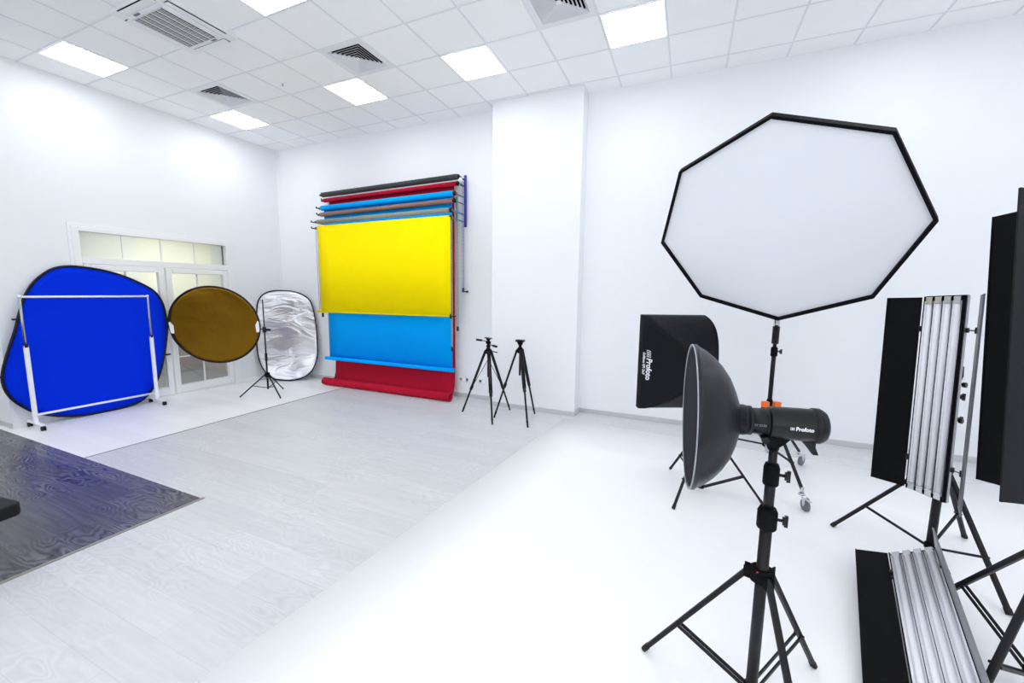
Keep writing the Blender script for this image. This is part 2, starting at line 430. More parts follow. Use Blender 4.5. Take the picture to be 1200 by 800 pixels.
for k in range(5):
    x0 = -.245 + .01 + k * .095
    # three thin slits per row, separated by narrow bars; wide bars between the rows
    b.box((x0 - .016, -.247, .0405), (x0 + .000, .247, .046), F)
    for q in (0.0185, 0.045): b.box((x0 + q, -.247, .0405), (x0 + q + .006, .247, .045), F)
b.box((.225, -.247, .0405), (.24, .247, .046), F)
for q in (-.247, .240): b.box((-.255, q, .0405), (.24, q + .007, .046), F)
for k in range(1, 13): b.box((-.25, -.247 + k * .0376, .0405), (.235, -.247 + k * .0376 + .0016, .0428), F)
b.build('intake_grille', M['white'], ac)
for k in range(4):
    c, s_ = math.cos(k * PI / 2), math.sin(k * PI / 2)
    FK = lambda a, b2, c2, c=c, s_=s_: V((ax + a * c - b2 * s_, ay + a * s_ + b2 * c, H - c2))
    MB().box((.300, -.26, .0265), (.366, .26, .028), FK).build('air_outlet', M['dark'], ac)
    fl = MB(); w = .058
    fl.add([FK(.302, -.255, .031), FK(.302, .255, .031), FK(.302 + w, .255, .038), FK(.302 + w, -.255, .038),
            FK(.302, -.255, .028), FK(.302, .255, .028), FK(.302 + w, .255, .034), FK(.302 + w, -.255, .034)],
           [(0, 1, 2, 3), (7, 6, 5, 4), (0, 4, 5, 1), (1, 5, 6, 2), (2, 6, 7, 3), (3, 7, 4, 0)])
    fl.build('louvre_flap', M['white'], ac)
MB().box((-.16, -.285, .040), (-.07, -.262, .0425), F).build('maker_badge', M['grey_metal'], ac)
MB().box((.11, .255, .040), (.19, .272, .0425), F).build('receiver_window', M['grey_metal'], ac)
sm = thing('smoke_detector', 'tiny white sprinkler head on the ceiling tile between vents', 'smoke detector', (-4.0, -1.46, H))
MB().lathe((-4.0, -1.46, H - .014), (0, 0, 1), [(0, .02), (.004, .036), (.0145, .038)], 24).build('cover_ring', M['white'], sm)
MB().lathe((-4.0, -1.46, H - .045), (0, 0, 1), [(0, .012), (.003, .013), (.006, .005), (.03, .005)], 16).build('sprinkler_nozzle', M['alu'], sm)

# ------------------------------------------------------------------ glazed double door with transom, left wall
fr = MB(); fx0, fx1 = XL - 0.075, XL + 0.018
def fbox(b, y0, y1, z0, z1, x0=fx0, x1=fx1): return b.box((x0, y0, z0), (x1, y1, z1))
d = thing('door_1', None, None, (XL, -1.7, 0)); del d['label']; del d['category']; d['kind'] = 'structure'
fbox(fr, DY0, DY0 + .075, 0, DZ1); fbox(fr, DY1 - .075, DY1, 0, DZ1); fbox(fr, DY0 + .075, DY1 - .075, DZ1 - .06, DZ1)
fbox(fr, DY0 + .075, DY1 - .075, 2.035, 2.125); fbox(fr, DY0 + .075, DY1 - .075, 0, .04)
fr.build('door_frame', M['white'], d, bevel=0.005)
ar = MB()   # casing on the wall around the frame
fbox(ar, DY0 - .035, DY0 + .01, 0, DZ1 + .035, XL - .005, XL + .012); fbox(ar, DY1 - .01, DY1 + .035, 0, DZ1 + .035, XL - .005, XL + .012)
fbox(ar, DY0 - .035, DY1 + .035, DZ1 - .005, DZ1 + .035, XL - .005, XL + .0125)
ar.build('casing', M['white'], d, bevel=0.004)
tr = MB()
for k in (1, 2, 3):
    yy = DY0 + .075 + (DY1 - DY0 - .15) * k / 4; fbox(tr, yy - .009, yy + .009, 2.125, DZ1 - .06, XL - .05, XL - .032)
tr.build('transom_bar', M['white'], d)
MB().box((XL - .044, DY0 + .07, 2.12), (XL - .04, DY1 - .07, DZ1 - .055)).build('transom_glass', M['glass'], d)
for (y0, y1) in ((DY0 + .08, -1.712), (-1.688, DY1 - .08)):
    s_ = MB(); w = .075; a, c = XL - .055, XL + .022
    fbox(s_, y0, y0 + w, .045, 2.03, a, c); fbox(s_, y1 - w, y1, .045, 2.03, a, c)
    fbox(s_, y0 + w, y1 - w, 1.955, 2.03, a, c); fbox(s_, y0 + w, y1 - w, .045, .165, a, c)
    so = s_.build('door_leaf', M['white'], d, bevel=0.006)
    m_ = MB(); ym = (y0 + y1) / 2; fbox(m_, ym - .009, ym + .009, .165, 1.955, XL - .045, XL - .028)
    for zz in (.62, 1.07, 1.52): fbox(m_, y0 + w, y1 - w, zz - .009, zz + .009, XL - .045, XL - .028)
    m_.build('glazing_bar', M['white'], so)
    MB().box((XL - .04, y0 + w - .005, .16), (XL - .036, y1 - w + .005, 1.96)).build('pane', M['glass'], so)
# hall behind the glass
hb = MB()
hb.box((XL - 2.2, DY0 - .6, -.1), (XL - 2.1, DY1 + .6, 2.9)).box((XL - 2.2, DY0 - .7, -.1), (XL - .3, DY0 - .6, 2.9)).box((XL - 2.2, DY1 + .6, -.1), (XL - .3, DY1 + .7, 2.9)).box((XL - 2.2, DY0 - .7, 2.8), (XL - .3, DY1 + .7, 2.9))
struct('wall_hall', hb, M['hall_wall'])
struct('floor_hall', MB().box((XL - 2.2, DY0 - .7, -.1), (XL - .3, DY1 + .7, 0)), M['hall_floor'])
bl = MB().box((XL - .13, DY0 + .06, .98), (XL - .127, DY1 - .06, DZ1)); struct('window_blind', bl, M['blind'])
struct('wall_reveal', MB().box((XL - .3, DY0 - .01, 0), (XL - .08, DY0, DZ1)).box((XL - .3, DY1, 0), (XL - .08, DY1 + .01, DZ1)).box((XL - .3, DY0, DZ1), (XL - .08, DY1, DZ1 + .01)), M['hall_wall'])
hl = bpy.data.lights.new('hall_lamp', 'AREA'); hl.energy = 72; hl.size = 0.6; hl.color = (1, .99, .95)
ho = bpy.data.objects.new('hall_lamp', hl); COL.objects.link(ho); ho.location = (XL - 1.3, -1.7, 2.78)

# wall socket strip behind the tripods
so = thing('wall_socket', 'white socket strip low on the back wall behind the tripods', 'wall socket', (-2.22, YB - .02, .26))
MB().box((-2.46, YB - .022, .262), (-1.98, YB, .335)).build('trunking', M['white'], so, bevel=0.004)
for k in range(4):
    xx = -2.40 + k * .12
    MB().lathe((xx, YB - .021, .298), (0, -1, 0), [(0, .026), (.004, .026), (.004, .022), (.001, .021)], 20).build('socket', M['white'], so)

# ------------------------------------------------------------------ white vinyl sweep on the floor, rising on the right
K = V((-.529, -.111, 0)); ex = V((.99561, -.0936, 0)); ey = V((-.0936, -.99561, 0))
prof = [(0, .002), (.6, .002), (1.5, .002), (2.5, .002), (3.3, .002)]
prof += [(3.74, .010), (3.95, .030), (4.1, .068), (4.2, .115), (4.32, .2), (4.40, .29), (4.45, .38), (4.46, .44)]
rows = [[K + ex * s_ + ey * t_ + V((0, 0, z)) for t_ in (0, 1, 2, 3, 4, 5, 6.2)] for s_, z in prof]
sw = MB().grid(rows).build('backdrop_sweep', M['vinyl'], None, solid=0.004, fix=False)
tag(sw, 'large white vinyl backdrop covering the floor under the studio lights', 'backdrop')
sw.location.z += 0.0
MB().tube([K + ex * 4.50 + ey * -.06 + V((0, 0, .43)), K + ex * 4.50 + ey * 6.26 + V((0, 0, .43))], .045, 24).build('backdrop_core', M['card'], sw)
for q_ in (0.0, 6.2):
    MB().tube([K + ex * 4.56 + ey * q_ + V((0, 0, .40)), K + ex * 4.66 + ey * q_ + V((0, 0, .0))], .02, 10).tube([K + ex * 4.45 + ey * q_ + V((0, 0, .36)), K + ex * 4.66 + ey * q_ + V((0, 0, .36))], .012, 8).build('core_rest', M['grey_metal'], sw)

# ------------------------------------------------------------------ light stands
def P2(c, z): return V((c[0], c[1], z))
def make_stand(name, label, c, feet, top, collar=.62, bottom=.09, thick=1.0, joints=((.84, .022), (.98, .0195)), r0=.019, brace_t=.36, knob_dir=(1, 0, 0), double=True, casters=False, mleg=None, group='black light stands', tip=0.0):
    t = thing(name, label, 'light stand', (c[0], c[1], 0), group)
    mk = M['black']; mleg = mleg or M['black']; kd = V(knob_dir).normalized()
    zs = [bottom] + [j[0] for j in joints] + [top]
    rr = [r0 * thick, r0 * .86 * thick, r0 * .7 * thick, r0 * .6 * thick]
    for k in range(len(zs) - 1):
        if k == len(zs) - 2 and tip > 0:
            MB().tube([P2(c, zs[k]), P2(c, zs[k + 1] - tip)], rr[k]).build('pole_section', mk, t)
            part_label(MB().tube([P2(c, zs[k + 1] - tip), P2(c, zs[k + 1])], rr[k] * .8).build('spigot', M['chrome'], t), 'bare chrome spigot at the top of the pole')
        else:
            MB().tube([P2(c, zs[k]), P2(c, zs[k + 1])], rr[k]).build('pole_section', mk, t)
    for k, (z, r) in enumerate(joints):
        cl = MB().lathe(P2(c, z - .045), (0, 0, 1), [(0, r * 1.0 * thick), (.006, r * 1.12 * thick), (.07, r * 1.12 * thick), (.078, r * 1.0 * thick), (.086, r * .9 * thick)], 20).build('clamp_collar', M['black_matt'], t)
        kb = MB().tube([P2(c, z) + kd * r, P2(c, z) + kd * (r + .026)], .006)
        kb.tube([P2(c, z) + kd * (r + .022), P2(c, z) + kd * (r + .034)], .017, 8)
        kb.cbox((0, 0, 0), (.012, .012, .044), lambda a, b2, c2: P2(c, z) + kd * (r + .034 + a) + kd.cross(V((0, 0, 1))) * b2 + V((0, 0, c2)))
        kb.build('clamp_knob', M['black_gloss'], cl)
    # leg bracket
    cb = MB().lathe(P2(c, collar - .03), (0, 0, 1), [(0, .03 * thick), (.004, .040 * thick), (.05, .040 * thick), (.056, .03 * thick)], 12, smooth=False)
    for f in feet:
        dd = V((f[0] - c[0], f[1] - c[1], 0)).normalized(); sd = dd.cross(V((0, 0, 1)))
        for q in (-1, 1):
            cb.cbox((0, 0, 0), (.036, .006, .05), lambda a, b2, c2: P2(c, collar - .005) + dd * (.045 + a) + sd * (q * .013 + b2) + V((0, 0, c2)))
    co = cb.build('leg_bracket', M['black_matt'], t, bevel=.002)
    MB().tube([P2(c, collar + .018) + V((-.02, -.03, 0)), P2(c, collar + .018) + V((-.02, -.036, 0))], .006, 10).build('screw_cap', M['red'], co)
    bb = MB().lathe(P2(c, bottom), (0, 0, 1), [(0, .02 * thick), (.003, .025 * thick), (.034, .025 * thick), (.037, .02 * thick)], 14)
    bb.build('brace_hub', M['black_matt'], t)
    for f in feet:
        fz = .012 if not casters else .155
        foot = V((f[0], f[1], fz)); dd = V((f[0] - c[0], f[1] - c[1], 0)).normalized()
        if casters: foot = foot - dd * .035
        a = P2(c, collar) + dd * .048
        sd = dd.cross(V((0, 0, 1)))
        dirn = (foot - a).normalized(); up = sd.cross(dirn).normalized()
        lo = MB()
        def LF(x, y, z, a=a, dirn=dirn, sd=sd, up=up): return a + dirn * z + sd * x + up * y
        L = (foot - a).length
        lo.prism(rrect(.011 * thick, .009 * thick, .006 * thick, 3), -.01, L, LF)
        leg = lo.build('leg', mleg, t)
        if not casters:
            MB().prism(rrect(.0125 * thick, .0105 * thick, .007 * thick, 3), L - .03, L + .004, LF).build('foot_cap', M['rubber'], leg)
        m = foot.lerp(a, brace_t)
        e = P2(c, bottom + .018) + dd * .024
        bo = MB()
        for q in ((-1, 1) if double else (0,)):
            w = .0035 if double else .007
            d2 = (e - m).normalized(); u2 = sd.cross(d2)
            bo.box((-w, -.007, 0), (w, .007, (e - m).length), lambda x, y, z: m + sd * (x + q * .012) + u2 * y + d2 * z)
        bo.tube([m - sd * .02, m + sd * .02], .006, 10)
        bo.build('brace', mk, t)
        if casters:
            ct = thing('tmp', '', '', (0, 0, 0)); COL.objects.unlink(ct); bpy.data.objects.remove(ct)
            s2 = MB().tube([foot + V((0, 0, .02)), foot - V((0, 0, .03))], .013, 14)
            w0 = V((f[0], f[1], 0)) + dd * .02
            s2.lathe(V((foot.x, foot.y, foot.z - .045)), (0, 0, 1), [(0, .024), (.008, .026), (.016, .02)], 18)
            for q in (-1, 1):
                s2.prism([(-.03, .11), (.02, .11), (.012, .045), (-.006, .045)], q * .016 - .0015, q * .016 + .0015, lambda aa, bb2, cc: V((w0.x, w0.y, 0)) + dd * aa + V((0, 0, bb2)) + sd * cc)
            s2.tube([w0 + sd * .02 + V((0, 0, .05)), w0 - sd * .02 + V((0, 0, .05))], .006, 10)
            s2.box((-.01, -.012, .1), (.06, .012, .104), lambda aa, bb2, cc: V((w0.x, w0.y, 0)) + dd * aa + sd * bb2 + V((0, 0, cc)))
            cs = s2.build('caster_fork', M['chrome'], leg)
            part_label(cs, 'chrome caster fork')
            MB().lathe(w0 + V((0, 0, .05)) - sd * .013, sd, [(0, .03), (.001, .045), (.004, .05), (.022, .05), (.025, .045), (.026, .03)], 28).build('caster_wheel', M['grey_metal'], leg)
    return t

# front stand with the strobe
S1 = (1.285, -3.612)
def feet_of(c, r, a0): return [(c[0] + r * math.cos(math.radians(a0 + k * 120)), c[1] + r * math.sin(math.radians(a0 + k * 120))) for k in range(3)]
fe1 = [(.855, -3.492), (1.588, -3.263), (1.43, -4.03)]
make_stand('light_stand', 'black light stand in front, carrying the dish light and strobe', S1, fe1, 1.175, joints=((.86, .028), (1.04, .022)), thick=1.12, knob_dir=(.95, -.1, 0))
# softbox stand
S2 = (1.149, -1.627)
make_stand('light_stand', 'black light stand holding the black rectangular softbox, behind the dish', S2, [(.886, -1.246), (.939, -2.04), (1.612, -1.644)], 1.0, collar=.57, bottom=.04, joints=((.75, .02), (.9, .018)))
# fluorescent stand
S3 = (2.529, -1.957)
make_stand('light_stand', 'black light stand behind the upright fluorescent panel', S3, [(2.044, -1.798), (2.876, -1.583), (2.661, -2.45)], 1.2, collar=.62, bottom=.06, thick=1.25, joints=((.95, .024), (1.1, .02)), double=False)
# right edge stand
S4 = (2.43, -3.02)
fe4 = []
make_stand('light_stand', 'black light stand at the lower right corner, its pole outside the frame', S4, [(2.30, -2.505), (2.06, -3.36), (2.93, -3.20)], 1.55, collar=.67, bottom=.08, thick=1.25, joints=((1.0, .026), (1.25, .022)))
# rolling stand of the octagonal softbox
S5 = (1.705, -1.03)
os_ = make_stand('rolling_light_stand', 'tall black rolling stand with chrome casters under the octagonal softbox', S5, [(1.905, -1.597), (2.095, -.574), (1.20, -.90)], 2.62, collar=.655, bottom=.30, thick=1.15, joints=((.72, .02), (1.21, .022)), brace_t=.32, double=False, casters=True, group=None, knob_dir=(.9, .1, 0))
for q in (-1, 1):
    w = V((.92, .3, 0)).normalized()
    part_label(MB().cbox((0, 0, 0), (.06, .04, .055), lambda a, b2, c2: P2(S5, .715) - w.cross(V((0, 0, 1))) * -.03 + w * (q * .052 + a) + w.cross(V((0, 0, 1))) * b2 + V((0, 0, c2))).build('wing_handle', M['orange'], os_, bevel=.006), 'orange plastic wing handle')
part_label(MB().lathe(P2(S5, 1.45), (0, 0, 1), [(0, .017), (.002, .024), (.09, .024), (.094, .016)], 18).build('adapter_sleeve', M['chrome'], os_), 'chrome adapter sleeve just under the softbox')
MB().lathe(P2(S5, 1.28), (0, 0, 1), [(0, .019), (.002, .029), (.16, .029), (.165, .018)], 18).build('top_sleeve', M['black_gloss'], os_)

# ------------------------------------------------------------------ text helper
def text_mesh(s, size=1.0, bold=0.02, spacing=1.0):
    cu = bpy.data.curves.new('lettering', 'FONT'); cu.body = s; cu.size = size; cu.offset = bold * size; cu.extrude = 0; cu.space_character = spacing
    cu.resolution_u = 4
    o = bpy.data.objects.new('lettering', cu); COL.objects.link(o)
    dg = bpy.context.evaluated_depsgraph_get(); dg.update()
    me = bpy.data.meshes.new_from_object(o.evaluated_get(dg))
    vs = [v.co.copy() for v in me.vertices]; fs = [tuple(p.vertices) for p in me.polygons]
    bpy.data.objects.remove(o); bpy.data.curves.remove(cu); bpy.data.meshes.remove(me)
    w = max(v.x for v in vs)
    return vs, fs, w

# ------------------------------------------------------------------ strobe heads
def strobe(name, label, root, o, axis, group='studio strobe heads', detail=True, L=.245, R=.066, zoom=.10, bracket_to=None):
    """o = front ring of the body on the axis, axis = unit vector to the rear"""
    a = V(axis).normalized(); k = V((0, 0, 1)); k = (k - a * k.dot(a)).normalized(); w = a.cross(k)   # w: the side seen by the camera
    t = thing(name, label, 'studio light', root, group)
    MB().lathe(o, a, [(0, R * .8), (.002, R * .93), (.008, R * .97), (L * .2, R * .99), (L * .76, R * 1.0), (L * .78, R * 1.02), (L - .024, R * 1.03), (L - .010, R * 1.0), (L, R * .88), (L + .001, R * .3)], 48).build('body', M['black_gloss'], t)
    MB().lathe(o + a * L * .775, a, [(0, R * 1.0), (.001, R * 1.06), (L * .13, R * 1.06), (L * .135, R * 1.0)], 48).build('rear_band', M['black'], t)
    zr = MB().lathe(o - a * zoom, a, [(0, R * .86), (.004, R * .93), (.012, R * .93), (.013, R * .86), (.017, R * .86), (.018, R * .92), (.028, R * .92), (.03, R * .8), (zoom - .006, R * .82), (zoom - .004, R * .88), (zoom, R * .88)], 48).build('zoom_reflector', M['black'], t)
    MB().lathe(o + a * L, a, [(0, R * .75), (.004, R * .75), (.005, R * .6), (.0045, .001)], 32).build('rear_control_panel', M['grey_metal'], t)
    if detail:
        def onbody(x, h, s0, off=.0006, rad=R):
            th = h / rad
            return o + a * (s0 + x) + (w * math.cos(th + math.radians(-7)) + k * math.sin(th + math.radians(-7))) * (rad + off)
        vs, fs, tw = text_mesh('Profoto', .026, .03)
        sc_ = .055 / tw
        part_label(MB().add([onbody(v.x * sc_, v.y * sc_ * 1.1, .075, .0012) for v in vs], fs).build('maker_lettering', M['print'], t, fix=False), 'white lettering reading Profoto')
        ic = MB()
        for (x0, x1, h0, h1) in ((-.017, -.004, .001, .0025), (-.017, -.004, .009, .0105), (-.017, -.0157, .001, .0105), (-.0053, -.004, .001, .0105), (-.0135, -.0075, .004, .0075)):
            ic.add([onbody(x0, h0, .075, .0012), onbody(x1, h0, .075, .0012), onbody(x1, h1, .075, .0012), onbody(x0, h1, .075, .0012)], [(0, 1, 2, 3)])
        ic.build('maker_emblem', M['print'], t, fix=False)
        # zoom scale ticks, faint grey
        sc2 = MB()
        for q in range(4):
            x0 = -.064 + q * .0125 + (.003 if q > 1 else 0)
            for (xa, xb, h0, h1) in ((x0, x0 + .009, 0, .001), (x0, x0 + .009, .006, .007), (x0, x0 + .001, 0, .007), (x0 + .008, x0 + .009, 0, .007)):
                sc2.add([onbody(xa, h0, 0, rad=R * .825), onbody(xb, h0, 0, rad=R * .825), onbody(xb, h1, 0, rad=R * .825), onbody(xa, h1, 0, rad=R * .825)], [(0, 1, 2, 3)])
        sc2.build('zoom_scale', M['print_grey'], t, fix=False)
        # tilt bracket under the body, to the stand
        F2 = lambda x, y, z: o + a * x + k * y + w * z
        MB().prism([(-.006, -R * .80), (.078, -R * .86), (.055, -R - .018), (.036, -R - .034), (.004, -R - .034), (-.008, -R - .012)], -.022, .022, F2).build('tilt_bracket', M['black_matt'], t, bevel=.003)
        MB().tube([F2(-.012, -R - .0, -.035), F2(-.012, -R - .0, .035)], .009, 12).tube([F2(-.012, -R, .035), F2(-.012, -R, .047)], .013, 8).build('tilt_knob', M['black_gloss'], t)
        MB().tube([F2(-.010, -R - .015, .03), F2(.0, -R - .05, .034)], .004, 8).build('umbrella_lever', M['alu'], t)
        MB().tube([F2(.020, -R - .03, 0), V((bracket_to[0], bracket_to[1], bracket_to[2] - .03))], [.02, .019], 16).build('stand_socket', M['black_matt'], t)
        hb = MB().prism([(.108, -R * .93), (.158, -R * .93), (.156, -R - .018), (.168, -R - .048), (.149, -R - .048), (.132, -R - .024)], -.012, .012, F2)
        hb.build('handle', M['black_gloss'], t, bevel=.003)
    return t, a, k, w

axis1 = V((.9963, .085, .012))
mouth = V((.982, -3.668, 1.249)); RD = .278
front = mouth + axis1 * .270
strobe('strobe_head', 'black cylindrical strobe head with white maker lettering on front stand', tuple(P2(S1, 1.17)), front, axis1, L=.180, R=.0600, zoom=.084, bracket_to=(S1[0], S1[1], 1.175))
# the dish
dt = thing('dish_reflector', 'large charcoal dish reflector with honeycomb grid facing left', 'light dish', tuple(mouth + axis1 * .1))
pf = [(0, RD), (.004, RD + .003), (.016, RD + .003), (.02, RD - .002), (.026, .272 * 1.0), (.05, .258), (.08, .233), (.107, .203), (.133, .164), (.153, .118), (.166, .080), (.172, .058), (.190, .058)]
pi_ = [(t_ - .002 if 0 < t_ < .185 else t_, max(r - .003, .05)) for t_, r in pf]
MB().lathe(mouth, axis1, pf + [(.190, .052)] + [(t_ + .001, r) for t_, r in reversed(pi_[3:12])] + [(.0, RD - .006), (0, RD)], 72, caps=False).build('bowl', M['dish'], dt)
part_label(MB().tube([mouth + (lambda u, w_, d_: (u * math.cos(2 * PI * k / 72) + w_ * math.sin(2 * PI * k / 72)) * (RD + .001))(*basis_for(axis1)) for k in range(72)], .0028, 8, closed=True).build('rim_ring', M['alu'], dt), 'bright metal rim')
hc = MB(); u_, w_, d_ = basis_for(axis1); cell = .013; hy = cell * math.sqrt(3) / 2
nn = int(RD / (cell * .75)) + 2
for qi in range(-nn, nn):
    for qj in range(-nn, nn):
        cx = qi * cell * .866 * 1.0 + (0.433 * cell if qj % 2 else 0); cy = qj * cell * .75
        if math.hypot(cx, cy) > RD - .012: continue
        pts = [(cx + cell * .5 * math.sin(PI / 3 * k), cy + cell * .5 * math.cos(PI / 3 * k)) for k in range(6)]
        for k in range(3):
            p, q = pts[k], pts[k + 1]
            A = mouth + u_ * p[0] + w_ * p[1] + d_ * .002; B = mouth + u_ * q[0] + w_ * q[1] + d_ * .002
            hc.add([A, B, B + d_ * .014, A + d_ * .014], [(0, 1, 2, 3)])
hc.build('honeycomb_grid', M['grid_metal'], dt, fix=False)
MB().lathe(mouth + axis1 * .09, axis1, [(0, .05), (.004, .06), (.006, .06), (.012, .02)], 32).build('deflector_plate', M['alu'], dt)

# ------------------------------------------------------------------ rectangular softbox
def softbox():
    mount = V((1.149, -1.659, 1.06))
    uu = V((.905, .425, 0)).normalized(); nn_ = V((uu.y * -1, uu.x, 0))       # nn_: away from the camera, out of the mouth
    mc = V((.828, -1.235, 1.072)); up = V((0, 0, 1))
    W2, H2 = .297, .452
    t = thing('softbox', 'black rectangular softbox with white side lettering, seen from behind', 'softbox', tuple(mount))
    cor = {'tl': mc - uu * W2 + up * H2, 'tr': mc + uu * W2 + up * H2, 'bl': mc - uu * W2 - up * H2, 'br': mc + uu * W2 - up * H2}
    ad = (mc - mount).normalized()
    mu = V((ad.y, -ad.x, 0)).normalized()
    r = .075
    ms = {'tl': mount + (-mu + up) * r, 'tr': mount + (mu + up) * r, 'bl': mount + (-mu - up) * r, 'br': mount + (mu - up) * r}
    def rod(k, s_):
        p = cor[k].lerp(ms[k], s_)
        out = (cor[k] - mc).normalized() * (.085 * math.sin(PI * min(1, s_)) ** .9) + (-ad) * 0.0
        return p + out
    def panel(k0, k1, s_, t_):
        p = rod(k0, s_).lerp(rod(k1, s_), t_)
        sag = (mount.lerp(mc, .5) - p).normalized() * .02 * math.sin(PI * t_) * math.sin(PI * s_)
        return p + sag
    for (a, b2) in (('tl', 'bl'), ('tr', 'tl'), ('br', 'tr'), ('bl', 'br')):
        rows = [[panel(a, b2, i / 16, j / 12) for j in range(13)] for i in range(17)]
        MB().grid(rows).build('fabric_panel', M['fabric'], t, solid=.003)
    fr_ = MB()
    for (a, b2) in (('tl', 'bl'), ('tr', 'tl'), ('br', 'tr'), ('bl', 'br')):
        A, B = cor[a], cor[b2]
        fr_.add([A, B, B + nn_ * .05, A + nn_ * .05, A, B], [(0, 1, 2, 3)])
    fr_.build('front_lip', M['fabric'], t, solid=.004)
    MB().add([mc + nn_ * .012 + uu * (x * W2) + up * (z * H2) for x, z in ((-1, -1), (1, -1), (1, 1), (-1, 1))], [(0, 1, 2, 3)]).build('front_diffuser', M['diffuser'], t, solid=.002)
    for k in cor: MB().tube([rod(k, i / 14) for i in range(15)], .006, 8).build('rod', M['fabric'], t)
    MB().lathe(mount - ad * .03, ad, [(0, .07), (.004, .082), (.03, .09), (.05, .085), (.052, .06)], 32).build('speed_ring', M['black_matt'], t)
    # lettering down the left panel, reading downwards
    def onp(s_, t_):
        p = panel('tl', 'bl', s_, t_); e = 1e-3
        n = (panel('tl', 'bl', s_ + e, t_) - p).cross(panel('tl', 'bl', s_, t_ + e) - p).normalized()
        if n.dot(CAM - p) < 0: n = -n
        return p + n * .004
    slen = (rod('tl', .3) - rod('tl', 0)).length / .3
    def write(txt, name, size, s0, t0, t1, m):
        vs, fs, tw = text_mesh(txt, size, .025)
        b = MB().add([onp(s0 + v.y / slen, t0 + (t1 - t0) * v.x / tw) for v in vs], fs)
        return b.build(name, m, t, fix=False)
    part_label(write('Profoto', 'maker_lettering', .095, .150, .435, .685, M['print']), 'white vertical lettering reading Profoto')
    part_label(write('Softbox RFi 2x3\'', 'product_lettering', .045, .070, .385, .63, M['print']), 'small white line of lettering')
    ic = MB()
    for (s0, s1, t0, t1) in ((.15, .157, .345, .42), (.223, .23, .345, .42), (.15, .23, .345, .352), (.15, .23, .413, .42), (.17, .21, .365, .377), (.17, .21, .388, .400)):
        ic.add([onp(s0, t0), onp(s1, t0), onp(s1, t1), onp(s0, t1)], [(0, 1, 2, 3)])
    ic.build('maker_emblem', M['print'], t, fix=False)
    return mount, ad
mount, ad = softbox()
t2, _, _, _ = strobe('strobe_head', 'black strobe head on the back of the rectangular softbox, hidden by the dish', tuple(P2(S2, 1.0)), mount - ad * .035, -ad + V((0, 0, -.25)), detail=False, L=.13, R=.055, zoom=.03)
MB().tube([P2(S2, 1.0), P2(S2, 1.03)], .012).build('stand_socket', M['black_matt'], t2)

# ------------------------------------------------------------------ octagonal softbox
def octabox():
    s_ = 1.133
    c = CAM + (V((1.4532, -2.1743, 2.1373)) - CAM) * s_; R = .75 * s_
    az, el = -.2792, -.6637
    n = V((math.cos(el) * math.sin(az), -math.cos(el) * math.cos(az), math.sin(el))); u = V((math.cos(az), math.sin(az), 0)); v = n.cross(u)
    t = thing('octagonal_softbox', 'huge octagonal softbox with grey-white front cloth and black rim', 'softbox', tuple(P2(S5, 2.45)))
    def P(r, th, d): return c + (u * math.cos(th) + v * math.sin(th)) * r + n * d
    K8 = [1.5849 + k * PI / 4 for k in range(8)]
    apo = math.cos(PI / 8)
    def ring(r, d, sub=8, sag=.0):
        o = []
        for k in range(8):
            for q in range(sub):
                f = q / sub; a = P(r, K8[k], d); b2 = P(r, K8[(k + 1) % 8], d)
                p = a.lerp(b2, f); p = p.lerp(c + n * d, sag * math.sin(PI * f)); o.append(p)
        return o
    def skin(r1, r2):
        m = len(r1); return r1 + r2, [(i, (i + 1) % m, m + (i + 1) % m, m + i) for i in range(m)]
    lip = MB()
    R1 = R
    for A, B in ((ring(R1, .028), ring(R1 - .001, -.03)), (ring(R1, .028), ring(R1 - .022, .028)), (ring(R1 - .022, .028), ring(R1 - .024, -.004))):
        lip.add(*skin(A, B))
    lip.build('front_rim', M['black_matt'], t, fix=True)
    back = MB(); depth = .46; prev = ring(R1 - .001, -.03); N_ = 8
    for i in range(1, N_ + 1):
        f = i / N_; r = .10 + (R1 - .10) * (1 - f) ** .8 * (1 + .25 * math.sin(PI * f) * .6)
        cur = ring(min(r, R1), -.03 - (depth - .03) * f, sag=.03 * math.sin(PI * f)); back.add(*skin(prev, cur), True); prev = cur
    part_label(back.build('fabric_shell', M['fabric'], t), 'black fabric shell behind the front cloth')
    # front cloth, very slightly puffed
    fc = MB(); prev = None; rings = []
    for i in range(7):
        f = i / 6; rings.append(ring((R1 - .021) * (1 - f) + .001, .002 + .012 * (1 - (1 - f) ** 2)))
    for i in range(6): fc.add(*skin(rings[i], rings[i + 1]), True)
    part_label(fc.build('front_cloth', M['diffuser'], t), 'grey-white translucent front cloth')
    for k in range(8): MB().tube([P(R1 - .01, K8[k], -.03), P(R1 * .62, K8[k], -.25), P(.12, K8[k], -depth)], .006, 8).build('rod', M['black'], t)
    MB().lathe(c - n * depth, -n, [(0, .11), (.003, .12), (.03, .12), (.034, .09)], 32).build('speed_ring', M['black_matt'], t)
    return c, n, depth
oc, on, od = octabox()
hd = oc - on * (od + .07)
t3, a3, k3, w3 = strobe('strobe_head', 'black strobe head behind the octagonal softbox, out of sight', tuple(hd), hd, -on, detail=False, L=.26, R=.066, zoom=.04)
MB().tube([P2(S5, 2.58), P2(S5, 2.66)], .018).tube([P2(S5, 2.65), hd - on * .12], .018).build('stand_socket', M['black_matt'], t3)

